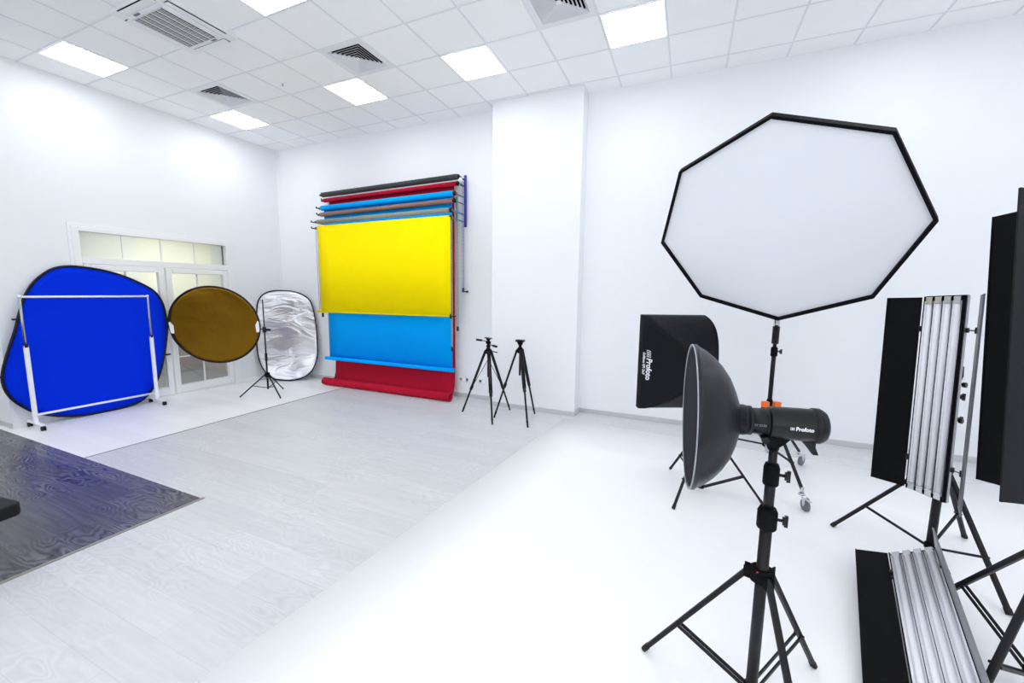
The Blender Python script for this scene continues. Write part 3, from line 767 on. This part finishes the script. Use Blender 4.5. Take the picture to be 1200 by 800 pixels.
# ------------------------------------------------------------------ fluorescent banks
def fluor(name, label, o, u, v, n, W, Lh, doors, root, back_to=None, feet=False):
    o = V(o); u = V(u).normalized(); n = V(n).normalized(); v = V(v).normalized(); u = v.cross(n).normalized() if u.dot(v.cross(n)) > 0 else -v.cross(n).normalized()
    Fr = lambda a, b2, c2: o + u * a + v * b2 + n * c2
    t = thing(name, label, 'studio light', root, 'fluorescent tube lights')
    h = W / 2; L2 = Lh / 2
    b = MB()
    b.box((-h - .006, -L2, -.030), (h + .006, L2, -.026), Fr)
    for q in (-1, 1):
        x = q * (h + .003); b.box((x - .003, -L2, -.030), (x + .003, L2, .003), Fr)
        b.box((-h - .006, q * L2 - .003, -.030), (h + .006, q * L2 + .003, -.012), Fr)
    b.build('housing', M['black_matt'], t)
    e = MB()
    for q in (-1, 1): e.box((q * (h + .0095) - .0035, -L2, -.030), (q * (h + .0095) + .0035, L2, -.014), Fr)
    e.build('edge_rail', M['alu'], t)
    # scalloped reflector
    nb = 4; bw = W / nb; rows = []
    for yy in (-L2 + .03, L2 - .03):
        r = []
        for k in range(nb):
            for q in range(9):
                th = q / 8; r.append(Fr(-h + (k + th) * bw, yy, .002 - .020 * math.sin(PI * th)))
        rows.append(r)
    part_label(MB().grid(rows).build('reflector', M['tube'], t, solid=.0015), 'white scalloped reflector')
    sm_ = MB()
    for k in range(1, nb): sm_.box((-h + k * bw - .0012, -L2 + .03, .001), (-h + k * bw + .0012, L2 - .03, .004), Fr)
    sm_.build('reflector_seam', M['black_matt'], t)
    for k in range(nb):
        x = -h + (k + .5) * bw
        tb = MB().tube([Fr(x, -L2 + .05, -.002), Fr(x, L2 - .05, -.002)], .0135, 16)
        part_label(tb.build('tube', M['tube'], t), 'unlit white fluorescent tube')
        for q in (-1, 1):
            MB().box((x - .019, q * (L2 - .026) - .022, -.026), (x + .019, q * (L2 - .026) + .022, .006), Fr).build('lamp_socket', M['chrome'] if 1 else M['black'], t, bevel=.003)
    for (u0, n0, u1, n1, mk, lb) in doors:
        dv = V((u1 - u0, n1 - n0)); dl = dv.length; dv /= dl; pv = V((-dv.y, dv.x))
        FD = lambda a, b2, c2: Fr(u0 + dv.x * a + pv.x * c2, b2, n0 + dv.y * a + pv.y * c2)
        dr = MB().box((.004, -L2 + .004, -.0015), (dl, L2 - .004, .0015), FD).box((dl - .006, -L2 + .004, -.004), (dl, L2 - .004, .004), FD)
        do = dr.build('barn_door', mk, t)
        if lb: part_label(do, lb)
        sgn = 1 if u0 > 0 else -1
        for yy in (-.42, .42):
            yy = yy * Lh / 1.25
            hb = MB().tube([Fr(sgn * h, yy, -.03), Fr(u0, yy, n0)], .0035, 8)
            hb.tube([Fr(sgn * (h + .012), yy - .014, -.03), Fr(sgn * (h + .012), yy + .014, -.03)], .011, 12)
            hb.tube([Fr(u0, yy - .018, n0), Fr(u0, yy + .018, n0)], .009, 12)
            hb.build('hinge', M['black_gloss'], do)
    if back_to is not None:
        q = V(back_to)
        m_ = Fr(0, 0, -.07)
        b = MB().box((-.05, -.2, -.07), (.05, .2, -.030), Fr).tube([Fr(0, 0, -.08), q], .014, 12)
        b.build('mounting_bracket', M['black_gloss'], t)
        for yy in (-.12, .1):
            MB().tube([Fr(.02, yy, -.088), Fr(.075, yy - .01, -.10)], .008, 10).tube([Fr(.07, yy - .01, -.10), Fr(.085, yy - .01, -.105)], .016, 8).build('bracket_knob', M['black_gloss'], t)
        MB().tube([Fr(.03, .02, -.09), Fr(.055, .14, -.11), Fr(.06, .2, -.10)], .006, 8).build('bracket_lever', M['black_gloss'], t)
    if feet:
        for yy in (-.4, .4):
            p = Fr(.05, yy * Lh / 1.25, -.07); MB().tube([p, V((p.x + .02, p.y, .008))], .012, 10).build('foot', M['rubber'], t)
    return t

u2 = V((.455, -.889, .054)); v2 = V((-.0032, .059, .9983)); n2 = V((-.8905, -.4544, .024))
W = .205
fluor('fluorescent_light', 'upright fluorescent light bank of four tubes with open black barn doors', (2.386, -2.081, 1.108), u2, v2, n2, W, 1.25,
      [(-.115, .0, -.275, .078, M['black_matt'], 'black inner face towards the camera'), (.178, -.012, .293, .118, M['grey_metal'], 'grey barn door seen edge-on')], (2.386, -2.081, .48), back_to=(S3[0], S3[1], 1.13))
# the one lying on the floor
TL = V((2.182, -2.326, .160)); TR = V((2.351, -2.379, .278)); dd = V((.2592, .9643, .0549)).normalized()
uL = V((.795, -.245, .555)).normalized(); nL = uL.cross(dd).normalized()
oL = (TL + TR) / 2 - dd * .625
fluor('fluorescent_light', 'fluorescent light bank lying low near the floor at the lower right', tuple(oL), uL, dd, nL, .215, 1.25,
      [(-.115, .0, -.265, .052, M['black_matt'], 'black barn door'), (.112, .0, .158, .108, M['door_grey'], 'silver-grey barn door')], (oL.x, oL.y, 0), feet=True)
# right edge, facing left
vE = V((0, .135, .9908)); nE = V((-1, 0, 0)); uE = V((0, -.9908, .135))
fluor('fluorescent_light', 'fluorescent light with big black barn doors cut by the right edge', (2.335, -2.985, 1.52), uE, vE, nE, W, 1.25,
      [(-.125, .02, -.235, .085, M['black_matt'], 'far black barn door'), (.115, .02, .165, .21, M['black'], 'near black barn door')], (2.335, -2.985, .9), back_to=(S4[0], S4[1], 1.5))

# ------------------------------------------------------------------ camera tripods
def tripod(label, c, feet, apex, mid, headtop, pan):
    t = thing('camera_tripod', label, 'tripod', (c[0], c[1], 0), 'camera tripods')
    B = M['black']
    MB().tube([P2(c, .56 if pan else .62), P2(c, apex + .05)], .014, 12).build('centre_column', B, t)
    MB().lathe(P2(c, apex - .045), (0, 0, 1), [(0, .03), (.01, .045), (.05, .05), (.07, .03), (.08, .028)], 18).build('shoulder', M['black_matt'], t)
    for f in feet:
        dd = V((f[0] - c[0], f[1] - c[1], 0)).normalized(); sd = dd.cross(V((0, 0, 1)))
        a = P2(c, apex - .01) + dd * .045; foot = V((f[0], f[1], .012)); m = a.lerp(foot, mid)
        lg = MB().tube([a - sd * .013, m - sd * .013], .0125, 10).tube([a + sd * .013, m + sd * .013], .0125, 10)
        lg.tube([a - sd * .02, a + sd * .02], .012, 10)
        leg = lg.build('leg', B, t)
        MB().tube([m - (foot - a).normalized() * .02, m + (foot - a).normalized() * .045], .021, 12).build('leg_clamp', M['black_gloss'], leg)
        MB().tube([m, foot + (a - foot) * .02], .0125, 10).build('lower_leg', B, leg)
        q = foot + (a - foot) * .09
        MB().tube([q, q + (foot - a).normalized() * .03], .014, 10).tube([foot + (a - foot) * .03, foot], [.008, .013], 10).build('rubber_foot', M['rubber'], leg)
        if pan:
            e = P2(c, apex - .12); MB().tube([e, a.lerp(foot, mid * .93) - dd * .012], .004, 8).build('spreader', B, leg)
    z = apex + .04
    if pan:
        MB().lathe(P2(c, z), (0, 0, 1), [(0, .02), (.01, .028), (.03, .03), (.04, .018), (.05, .018), (.055, .034), (.085, .036), (.09, .02), (.105, .02), (.11, .03), (.13, .03)], 20).build('head', M['black_matt'], t)
        MB().cbox((0, 0, 0), (.09, .06, .012), lambda a, b2, c2: P2(c, headtop - .008) + V((a, b2, c2 + a * -.1))).build('quick_release_plate', M['black_gloss'], t)
        MB().tube([P2(c, z + .085), P2(c, z + .10) + V((-.11, -.03, .0))], .006, 8).tube([P2(c, z + .098) + V((-.085, -.024, 0)), P2(c, z + .105) + V((-.165, -.04, 0))], .015, 10).build('pan_handle', M['black_gloss'], t)
        MB().tube([P2(c, z + .05), P2(c, z + .03) + V((.1, -.02, 0))], .006, 8).tube([P2(c, z + .035) + V((.075, -.018, 0)), P2(c, z + .025) + V((.145, -.03, 0))], .015, 10).build('pan_handle', M['black_gloss'], t)
        MB().tube([P2(c, apex), P2(c, apex + .0) + V((.15, -.03, -.012))], .007, 8).build('column_crank', M['black_gloss'], t)
    else:
        MB().lathe(P2(c, z), (0, 0, 1), [(0, .02), (.02, .022), (.03, .03), (.06, .042), (.085, .05), (.09, .05)], 20).build('head', M['black_matt'], t)
        MB().cbox((0, 0, 0), (.115, .07, .028), lambda a, b2, c2: P2(c, headtop - .015) + V((a, b2, c2))).build('quick_release_plate', M['black_gloss'], t, bevel=.004)
tripod('black camera tripod on the left of the pair, with side pan handles', (-1.5214, -.4744), [(-1.931, -.475), (-1.288, -.811), (-1.351, -.102)], .925, .58, 1.105, True)
tripod('black camera tripod on the right of the pair, with flat compact head', (-1.0585, -.457), [(-1.401, -.528), (-.83, -.722), (-.958, -.122)], .965, .5, 1.10, False)

# ------------------------------------------------------------------ backdrop rolls
def roll(name, label, x0, x1, y, z0, z1, r, m, sheet=None, cap=True):
    t = thing(name, label, 'backdrop roll', ((x0 + x1) / 2, y, (z0 + z1) / 2), 'paper backdrop rolls on the wall rack')
    A = V((x0, y, z0)); B = V((x1, y, z1)); d_ = (B - A).normalized()
    MB().tube([A, B], r, 28).build('paper_roll', m, t)
    MB().tube([A - d_ * .012, B + d_ * .012], r * .72, 20).build('core', M['card'], t)
    MB().tube([A - d_ * .05, A - d_ * .0], [.02, .024], 12).ball(A - d_ * .058, .018).build('end_plug', M['black_gloss'], t)
    MB().tube([B + d_ * .0, B + d_ * .04], .026, 16).tube([B + d_ * .015, B + d_ * .028], .036, 20).build('chain_wheel', M['black_gloss'], t)
    if sheet:
        sx0, sx1, path, m2, rb, bx0, bx1, by, bz0, bz1, hollow = sheet
        n = 10
        rows = [[V((sx0 + (sx1 - sx0) * k / n, p[0], p[1] + (z1 - z0) * k / n * max(0, (p[1] - 1) / 2.0))) for k in range(n + 1)] for p in path]
        part_label(MB().grid(rows).build('hanging_sheet', m2, t, solid=.002, fix=False), 'flat sheet of paper hanging down')
        a = V((bx0, by, bz0)); b = V((bx1, by, bz1)); dd2 = (b - a).normalized()
        if hollow:
            br = MB().lathe(a, dd2, [(0, rb), ((b - a).length, rb), ((b - a).length, rb * .72), ((b - a).length - .15, rb * .70), (.0, rb * .5), (0, rb)], 32, caps=False)
        else:
            br = MB().tube([a, b], rb, 20)
        part_label(br.build('bottom_roll', m2, t), 'rolled lower end of the paper')
    return t
yA, yB_, yC = .17, .05, -.07
roll('backdrop_roll', 'charcoal backdrop roll, topmost on the wall rack', -5.188, -2.392, yA, 3.411, 3.456, .042, M['black_paper'])
R_CR = roll('backdrop_roll', 'crimson backdrop roll whose paper hangs lowest, down to the floor', -5.152, -2.401, yA, 3.312, 3.357, .034, M['red_paper'],
     sheet=(-5.07, -2.465, [(yA + .036, 3.30), (yA + .036, 1.2), (yA + .034, .4), (yA + .02, .2), (yA - .01, .1), (yA - .06, .045), (yA - .13, .015), (yA - .2, .006)], M['red_paper'], .066, -5.09, -2.395, -.06, .068, .068, True))
R_BL = roll('backdrop_roll', 'sky blue backdrop roll with its sheet hanging under the yellow one', -5.090, -2.389, yB_, 3.151, 3.185, .042, M['blue_paper'],
     sheet=(-5.085, -2.440, [(yB_ + .043, 3.15), (yB_ + .043, 1.6), (yB_ + .035, .49)], M['blue_paper'], .032, -5.148, -2.392, yB_, .475, .478, True))
roll('backdrop_roll', 'brown backdrop roll, fourth from the top on the rack', -5.117, -2.390, yB_, 3.043, 3.079, .035, M['brown_paper'])
roll('backdrop_roll', 'grey olive backdrop roll just above the yellow one', -5.062, -2.376, yC, 2.896, 2.920, .036, M['olive_paper'])
R_YE = roll('backdrop_roll', 'bright yellow backdrop roll with its sheet hanging in front', -5.058, -2.377, yC, 2.795, 2.809, .036, M['yellow_paper'],
     sheet=(-5.035, -2.345, [(yC - .035, 2.80), (yC - .035, 2.0), (yC - .033, 1.352)], M['yellow_paper'], .028, -5.135, -2.36, yC - .005, 1.345, 1.362, False))
# wall brackets at both ends
def bracket(label, x, side, pm, hm):
    t = thing('roll_bracket', label, 'wall bracket', (x, YB - .01, 2.7), 'wall brackets of the backdrop rack')
    MB().box((x - .022, YB - .012, 2.72), (x + .022, YB, 3.50)).build('wall_plate', pm, t, bevel=.003)
    for (yy, zz) in ((yA, 3.43), (yA, 3.33), (yB_, 3.165), (yB_, 3.06), (yC, 2.905), (yC, 2.80)):
        b = MB().box((x - .008, yy - .02, zz - .012), (x + .008, YB - .01, zz + .004)).box((x - .008, yy - .024, zz - .012), (x + .008, yy - .012, zz + .02))
        b.build('roll_hook', M['black'] if zz > 3.2 else hm, t)
    return t
bR = bracket('right-hand violet and black wall bracket with bead chains of the backdrop rack', -2.315, 1, M['violet'], M['teal'])
bL = bracket('left-hand wall bracket at the dark ends of the backdrop rolls', -5.20, -1, M['white'], M['black'])
MB().box((-2.30, YB - .06, 2.75), (-2.268, YB - .045, 3.45)).build('cover_strip', M['violet'], bR, bevel=.003)
MB().box((-2.36, yB_ + .02, 2.78), (-2.33, yB_ + .03, 3.13)).build('extension_plate', M['teal'], bR, bevel=.003)
part_label(MB().lathe((-2.31, yA - .03, 3.40), (0, -1, 0), [(0, .012), (.001, .03), (.01, .03), (.012, .022)], 20).build('round_badge', M['print'], bR), 'round white badge')
def chain(t, x, y, z0, z1, m, weight, wr, lb):
    b = MB(); step = .017
    for sx in (-.011, .011):
        z = z0
        while z > z1:
            b.lathe((x + sx, y, z - .0055), (0, 0, 1), [(0, .001), (.003, .0055), (.0085, .0055), (.0115, .001)], 6, caps=False); z -= step
        b.tube([(x + sx, y, z0), (x + sx, y, z1)], .0012, 5)
    c = part_label(b.build('pull_chain', m, t), lb)
    MB().tube([(x, y, z1 + .02), (x, y, z1 - .05)], wr, 12).build('chain_weight', weight, c)
    return c
c1 = chain(R_CR, -2.315, .215, 3.38, 1.76, M['chain_blue'], M['violet'], .02, 'blue bead chain at the right end')
MB().tube([(-2.315, .215, 1.72), (-2.23, .20, 1.72)], .009, 8).tube([(-2.25, .2, 1.72), (-2.22, .2, 1.72)], .016, 8).build('chain_tensioner', M['black_gloss'], c1)
c2 = chain(R_BL, -2.325, .06, 3.15, 1.16, M['chain_teal'], M['black_gloss'], .018, 'pale green bead chain at the right end')
c3 = chain(R_YE, -2.335, -.09, 2.80, .86, M['chain_yellow'], M['black_gloss'], .018, 'yellow bead chain over the edge of the blue sheet')
MB().tube([(-2.335, -.1, 1.345), (-2.25, -.12, 1.35)], .008, 8).tube([(-2.352, -.1, 1.38), (-2.352, -.1, 1.31)], .016, 10).build('chain_tensioner', M['black_gloss'], c3)
c4 = part_label(MB().tube([(-5.12, yC, 2.78), (-5.115, yC, 1.36)], .0035, 6).tube([(-5.08, yC, 2.78), (-5.085, yC, 1.36)], .0035, 6).tube([(-5.115, yC, 1.36), (-5.10, yC, 1.345), (-5.085, yC, 1.36)], .0035, 6).build('pull_cord', M['cord'], R_YE), 'thin dark cords at the left end')
MB().tube([(-5.075, yC + .03, 1.36), (-5.075, yC + .03, 1.30)], .004, 8).tube([(-5.075, yC + .03, 1.31), (-5.075, yC + .03, 1.235)], .018, 12).build('cord_weight', M['black_gloss'], c4)

# ------------------------------------------------------------------ reflectors and the blue panel
def smooth_loop(pts, sub=4):
    n = len(pts); o = []
    for i in range(n):
        p0, p1, p2, p3 = [V(pts[(i + k) % n]) for k in (-1, 0, 1, 2)]
        for q in range(sub):
            t = q / sub
            o.append(0.5 * ((2 * p1) + (-p0 + p2) * t + (2 * p0 - 5 * p1 + 4 * p2 - p3) * t * t + (-p0 + 3 * p1 - 3 * p2 + p3) * t ** 3))
    return o
def panel_mesh(loop, amp=.0, nrm=V((1, 0, 0)), seed=0, rings=10):
    """filled disc with concentric rings so the cloth can ripple"""
    c = V((0, 0, 0))
    for p in loop: c += p
    c /= len(loop); b = MB(); n = len(loop); R_ = []
    from mathutils import noise
    for i in range(rings):
        f = 1 - i / rings
        row = []
        for p in loop:
            q = c.lerp(p, f); h = amp * noise.noise(q * 3.1 + V((seed, 0, 0))) * (1 if i else 0)
            row.append(q + nrm * h)
        R_.append(row)
    vs = [p for row in R_ for p in row] + [c]; fs = []
    for i in range(rings - 1):
        for j in range(n): fs.append((i * n + j, i * n + (j + 1) % n, (i + 1) * n + (j + 1) % n, (i + 1) * n + j))
    o = (rings - 1) * n
    fs += [(o + j, o + (j + 1) % n, rings * n) for j in range(n)]
    b.add(vs, fs, True)
    return b
blue = [[-6.465, -2.762, 1.991], [-6.464, -2.605, 1.981], [-6.463, -2.426, 1.95], [-6.461, -2.238, 1.889], [-6.457, -2.041, 1.788], [-6.452, -1.888, 1.676], [-6.446, -1.807, 1.532], [-6.439, -1.775, 1.348], [-6.43, -1.77, 1.117], [-6.419, -1.816, 0.843], [-6.408, -1.882, 0.573], [-6.399, -1.961, 0.355], [-6.392, -2.073, 0.172], [-6.387, -2.213, 0.056], [-6.384, -2.394, .018], [-6.383, -2.593, .012], [-6.384, -2.776, .014], [-6.386, -2.947, .04], [-6.388, -3.105, 0.09], [-6.392, -3.252, 0.171], [-6.396, -3.363, 0.287], [-6.401, -3.434, 0.404], [-6.406, -3.469, 0.52], [-6.411, -3.474, 0.646], [-6.416, -3.448, 0.784], [-6.425, -3.386, 0.99], [-6.433, -3.318, 1.198], [-6.443, -3.25, 1.445], [-6.45, -3.19, 1.624], [-6.456, -3.115, 1.763], [-6.46, -3.029, 1.864], [-6.463, -2.915, 1.955]]
lb = smooth_loop(blue, 3)
bt = thing('blue_backdrop_panel', 'big blue collapsible backdrop panel leaning on the left wall', 'backdrop', (-6.40, -2.6, 0))
panel_mesh(lb, .012, V((1, 0, 0)), 3).build('cloth', M['blue_cloth'], bt, solid=.004, fix=False)
part_label(MB().tube(lb, .014, 10, closed=True).build('rim', M['black'], bt), 'black elastic rim')
for (yy, zz) in ((-3.49, .66), (-3.30, 1.33), (-1.80, .70)):
    MB().box((-6.43, yy - .035, zz - .01), (-6.40, yy + .03, zz + .01)).build('strap', M['black'], bt)

# silver oval in the corner
az, tl = math.radians(30), math.radians(8)
us = V((math.cos(az), math.sin(az), 0)); ns = V((math.sin(az) * math.cos(tl), -math.cos(az) * math.cos(tl), math.sin(tl))); vs_ = ns.cross(us)
so_ = V((-5.925, -.17, .028)) 
sil = [[-0.133, 1.688], [0.136, 1.663], [0.369, 1.543], [0.466, 1.319], [0.519, 0.992], [0.539, 0.666], [0.536, 0.42], [0.452, 0.177], [0.297, 0.04], [0.105, -0.012], [-0.048, -0.012], [-0.239, 0.023], [-0.392, 0.154], [-0.49, 0.347], [-0.537, 0.589], [-0.55, 0.83], [-0.55, 1.111], [-0.545, 1.352], [-0.52, 1.494], [-0.44, 1.608], [-0.305, 1.67]]
ls = smooth_loop([so_ + us * a + vs_ * b for a, b in sil], 4)
st = thing('silver_reflector', 'wrinkled silver oval reflector leaning in the room corner', 'reflector', (-5.95, -.17, 0))
panel_mesh(ls, .03, ns, 8, 24).build('foil_cloth', M['silver'], st, solid=.004, fix=False)
part_label(MB().tube(ls, .012, 10, closed=True).build('rim', M['black'], st), 'thin black rim')

# gold round reflector on its stand
gs = 1.15; gc = CAM + (V((-4.908, -1.959, 1.228)) - CAM) * gs; GR = .53 * gs
ga, ge = .679, -.167
gn = V((math.cos(ge) * math.sin(ga), -math.cos(ge) * math.cos(ga), math.sin(ge))); gu = V((math.cos(ga), math.sin(ga), 0)); gv = gn.cross(gu)
lg = [gc + (gu * math.cos(2 * PI * k / 64) + gv * math.sin(2 * PI * k / 64)) * GR for k in range(64)]
gt = thing('gold_reflector', 'round gold reflector disc with black rim, clamped to small stand', 'reflector', tuple(gc))
panel_mesh(lg, .012, gn, 5, 16).build('gold_cloth', M['gold'], gt, solid=.004, fix=False)
part_label(MB().tube(lg, .013, 10, closed=True).build('rim', M['black'], gt), 'black rim')
for s_ in (-1, 1):
    ed = gc + gu * s_ * (GR - .02) - gv * .03
    part_label(MB().prism([(-.035 * s_, -.09), (.012 * s_, -.085), (.016 * s_, .085), (-.005 * s_, .095), (-.04 * s_, .03)], -.008, .012, lambda a, b2, c2: ed + gu * a + gv * b2 + gn * c2).build('handle_tab', M['white'], gt, bevel=.003), 'white handle tab at the rim')
S6 = (-5.279, -1.012)
g6 = thing('light_stand', 'thin black light stand holding the gold reflector, by the silver oval', 'light stand', (S6[0], S6[1], 0), 'black light stands')
MB().tube([P2(S6, .10), P2(S6, .62)], .014, 12).build('pole_section', M['black'], g6)
MB().tube([P2(S6, .62), P2(S6, 1.12)], .011, 12).build('pole_section', M['black'], g6)
MB().tube([P2(S6, 1.12), P2(S6, 1.56)], .009, 12).build('pole_section', M['black'], g6)
for z in (.60, .66): MB().tube([P2(S6, z - .03), P2(S6, z + .03)], .019, 12).build('clamp_collar', M['black_gloss'], g6)
cl = MB().tube([P2(S6, 1.03), P2(S6, 1.12)], .028, 12).tube([P2(S6, 1.075), P2(S6, 1.075) + V((.09, .03, 0))], .02, 10); cl.build('grip_head', M['black_gloss'], g6)
ge_ = gc + gu * (GR + .0)
MB().tube([P2(S6, 1.075), ge_ + V((0, 0, -.06))], .008, 8).build('grip_arm', M['black'], g6)
MB().lathe(P2(S6, .30), (0, 0, 1), [(0, .03), (.005, .036), (.07, .036), (.075, .025)], 12).build('leg_bracket', M['black_matt'], g6)
for f in ((-5.513, -1.327), (-4.894, -1.084), (-5.413, -.644)):
    dd_ = V((f[0] - S6[0], f[1] - S6[1], 0)).normalized(); a = P2(S6, .34) + dd_ * .035; ft = V((f[0], f[1], .010)); m_ = ft.lerp(a, .5)
    lg_ = MB().tube([a, ft], .010, 10).build('leg', M['black'], g6)
    MB().tube([m_, P2(S6, .125) + dd_ * .012], .006, 8).build('brace', M['black'], lg_)

# ------------------------------------------------------------------ white garment rack
RX = -6.255
y0, y1 = -3.30, -2.065
rk = thing('garment_rack', 'white wheeled garment rack standing before the blue panel', 'garment rack', (RX, (y0 + y1) / 2, 0))
for yy in (y0, y1):
    MB().box((RX - .016, yy - .02, .075), (RX + .016, yy + .02, 1.02)).build('post', M['white_metal'], rk, bevel=.004)
    part_label(MB().tube([(RX, yy, 1.0), (RX, yy, 1.60)], .013, 14).build('upper_post', M['alu'], rk), 'slimmer grey upper post')
    MB().tube([(RX, yy, 1.0), (RX, yy, 1.035)], .022, 14).build('post_collar', M['black_gloss'], rk)
    MB().box((RX - .20, yy - .017, .06), (RX + .20, yy + .017, .085)).build('foot_bar', M['white_metal'], rk, bevel=.004)
    for xx in (RX - .18, RX + .18):
        c_ = MB().tube([(xx, yy, .04), (xx, yy, .062)], .011, 12).cbox((xx, yy, .043), (.04, .034, .02))
        for q in (-1, 1): c_.lathe((xx, yy + q * .012 - .007, .025), (0, 1, 0), [(0, .022), (.002, .025), (.012, .025), (.014, .022)], 20)
        c_.build('caster', M['rubber'], rk)
MB().tube([(RX, y0, 1.60), (RX, y1, 1.60)], .013, 14).ball((RX, y0, 1.605), .018).ball((RX, y1, 1.605), .018).build('top_rail', M['white_metal'], rk)
MB().tube([(RX, y0, .17), (RX, y1, .17)], .014, 14).build('bottom_rail', M['white_metal'], rk)

# ------------------------------------------------------------------ black bench end at the left edge
bx, by = -2.545, -4.50
bn = thing('bench', 'corner of a black padded bench cut by the left edge', 'bench', (-3.3, -4.6, 0))
ang = math.radians(8)
FB = lambda a, b2, c2: V((bx + a * math.cos(ang) - b2 * math.sin(ang), by + a * math.sin(ang) + b2 * math.cos(ang), c2))
MB().prism([(p[0] - .72, p[1] - .16) for p in rrect(.72, .2, .05, 6)], .40, .475, FB).build('seat', M['leather'], bn, bevel=.012)
for a in (-1.25, -.35):
    MB().tube([FB(a, -.32, .40), FB(a, -.32, .0)], .018, 10).tube([FB(a, 0.0, .40), FB(a, 0.0, .0)], .018, 10).build('leg', M['black'], bn)

# ------------------------------------------------------------------ world, camera, view
w = bpy.data.worlds.new('world'); sc.world = w; w.use_nodes = True
w.node_tree.nodes['Background'].inputs['Color'].default_value = (.9, .94, 1, 1); w.node_tree.nodes['Background'].inputs['Strength'].default_value = .3

cam = bpy.data.cameras.new('camera'); co = bpy.data.objects.new('camera', cam); COL.objects.link(co)
cam.sensor_width = 36; cam.lens = 474.523 / 1200 * 36; cam.clip_start = .05
R_ = V((.91738774, .39782183, .01172674)); U_ = V((-.05904197, .1068956, .99251568)); F_ = V((-.39359087, .91121409, -.1215529))
co.matrix_world = Matrix(((R_.x, U_.x, -F_.x, CAM.x), (R_.y, U_.y, -F_.y, CAM.y), (R_.z, U_.z, -F_.z, CAM.z), (0, 0, 0, 1)))
sc.camera = co
sc.view_settings.view_transform = 'Standard'; sc.view_settings.look = 'None'; sc.view_settings.gamma = 1
sc.view_settings.exposure = 0.27; sc.view_settings.use_curve_mapping = False
sc.cycles.max_bounces = 10; sc.cycles.diffuse_bounces = 8
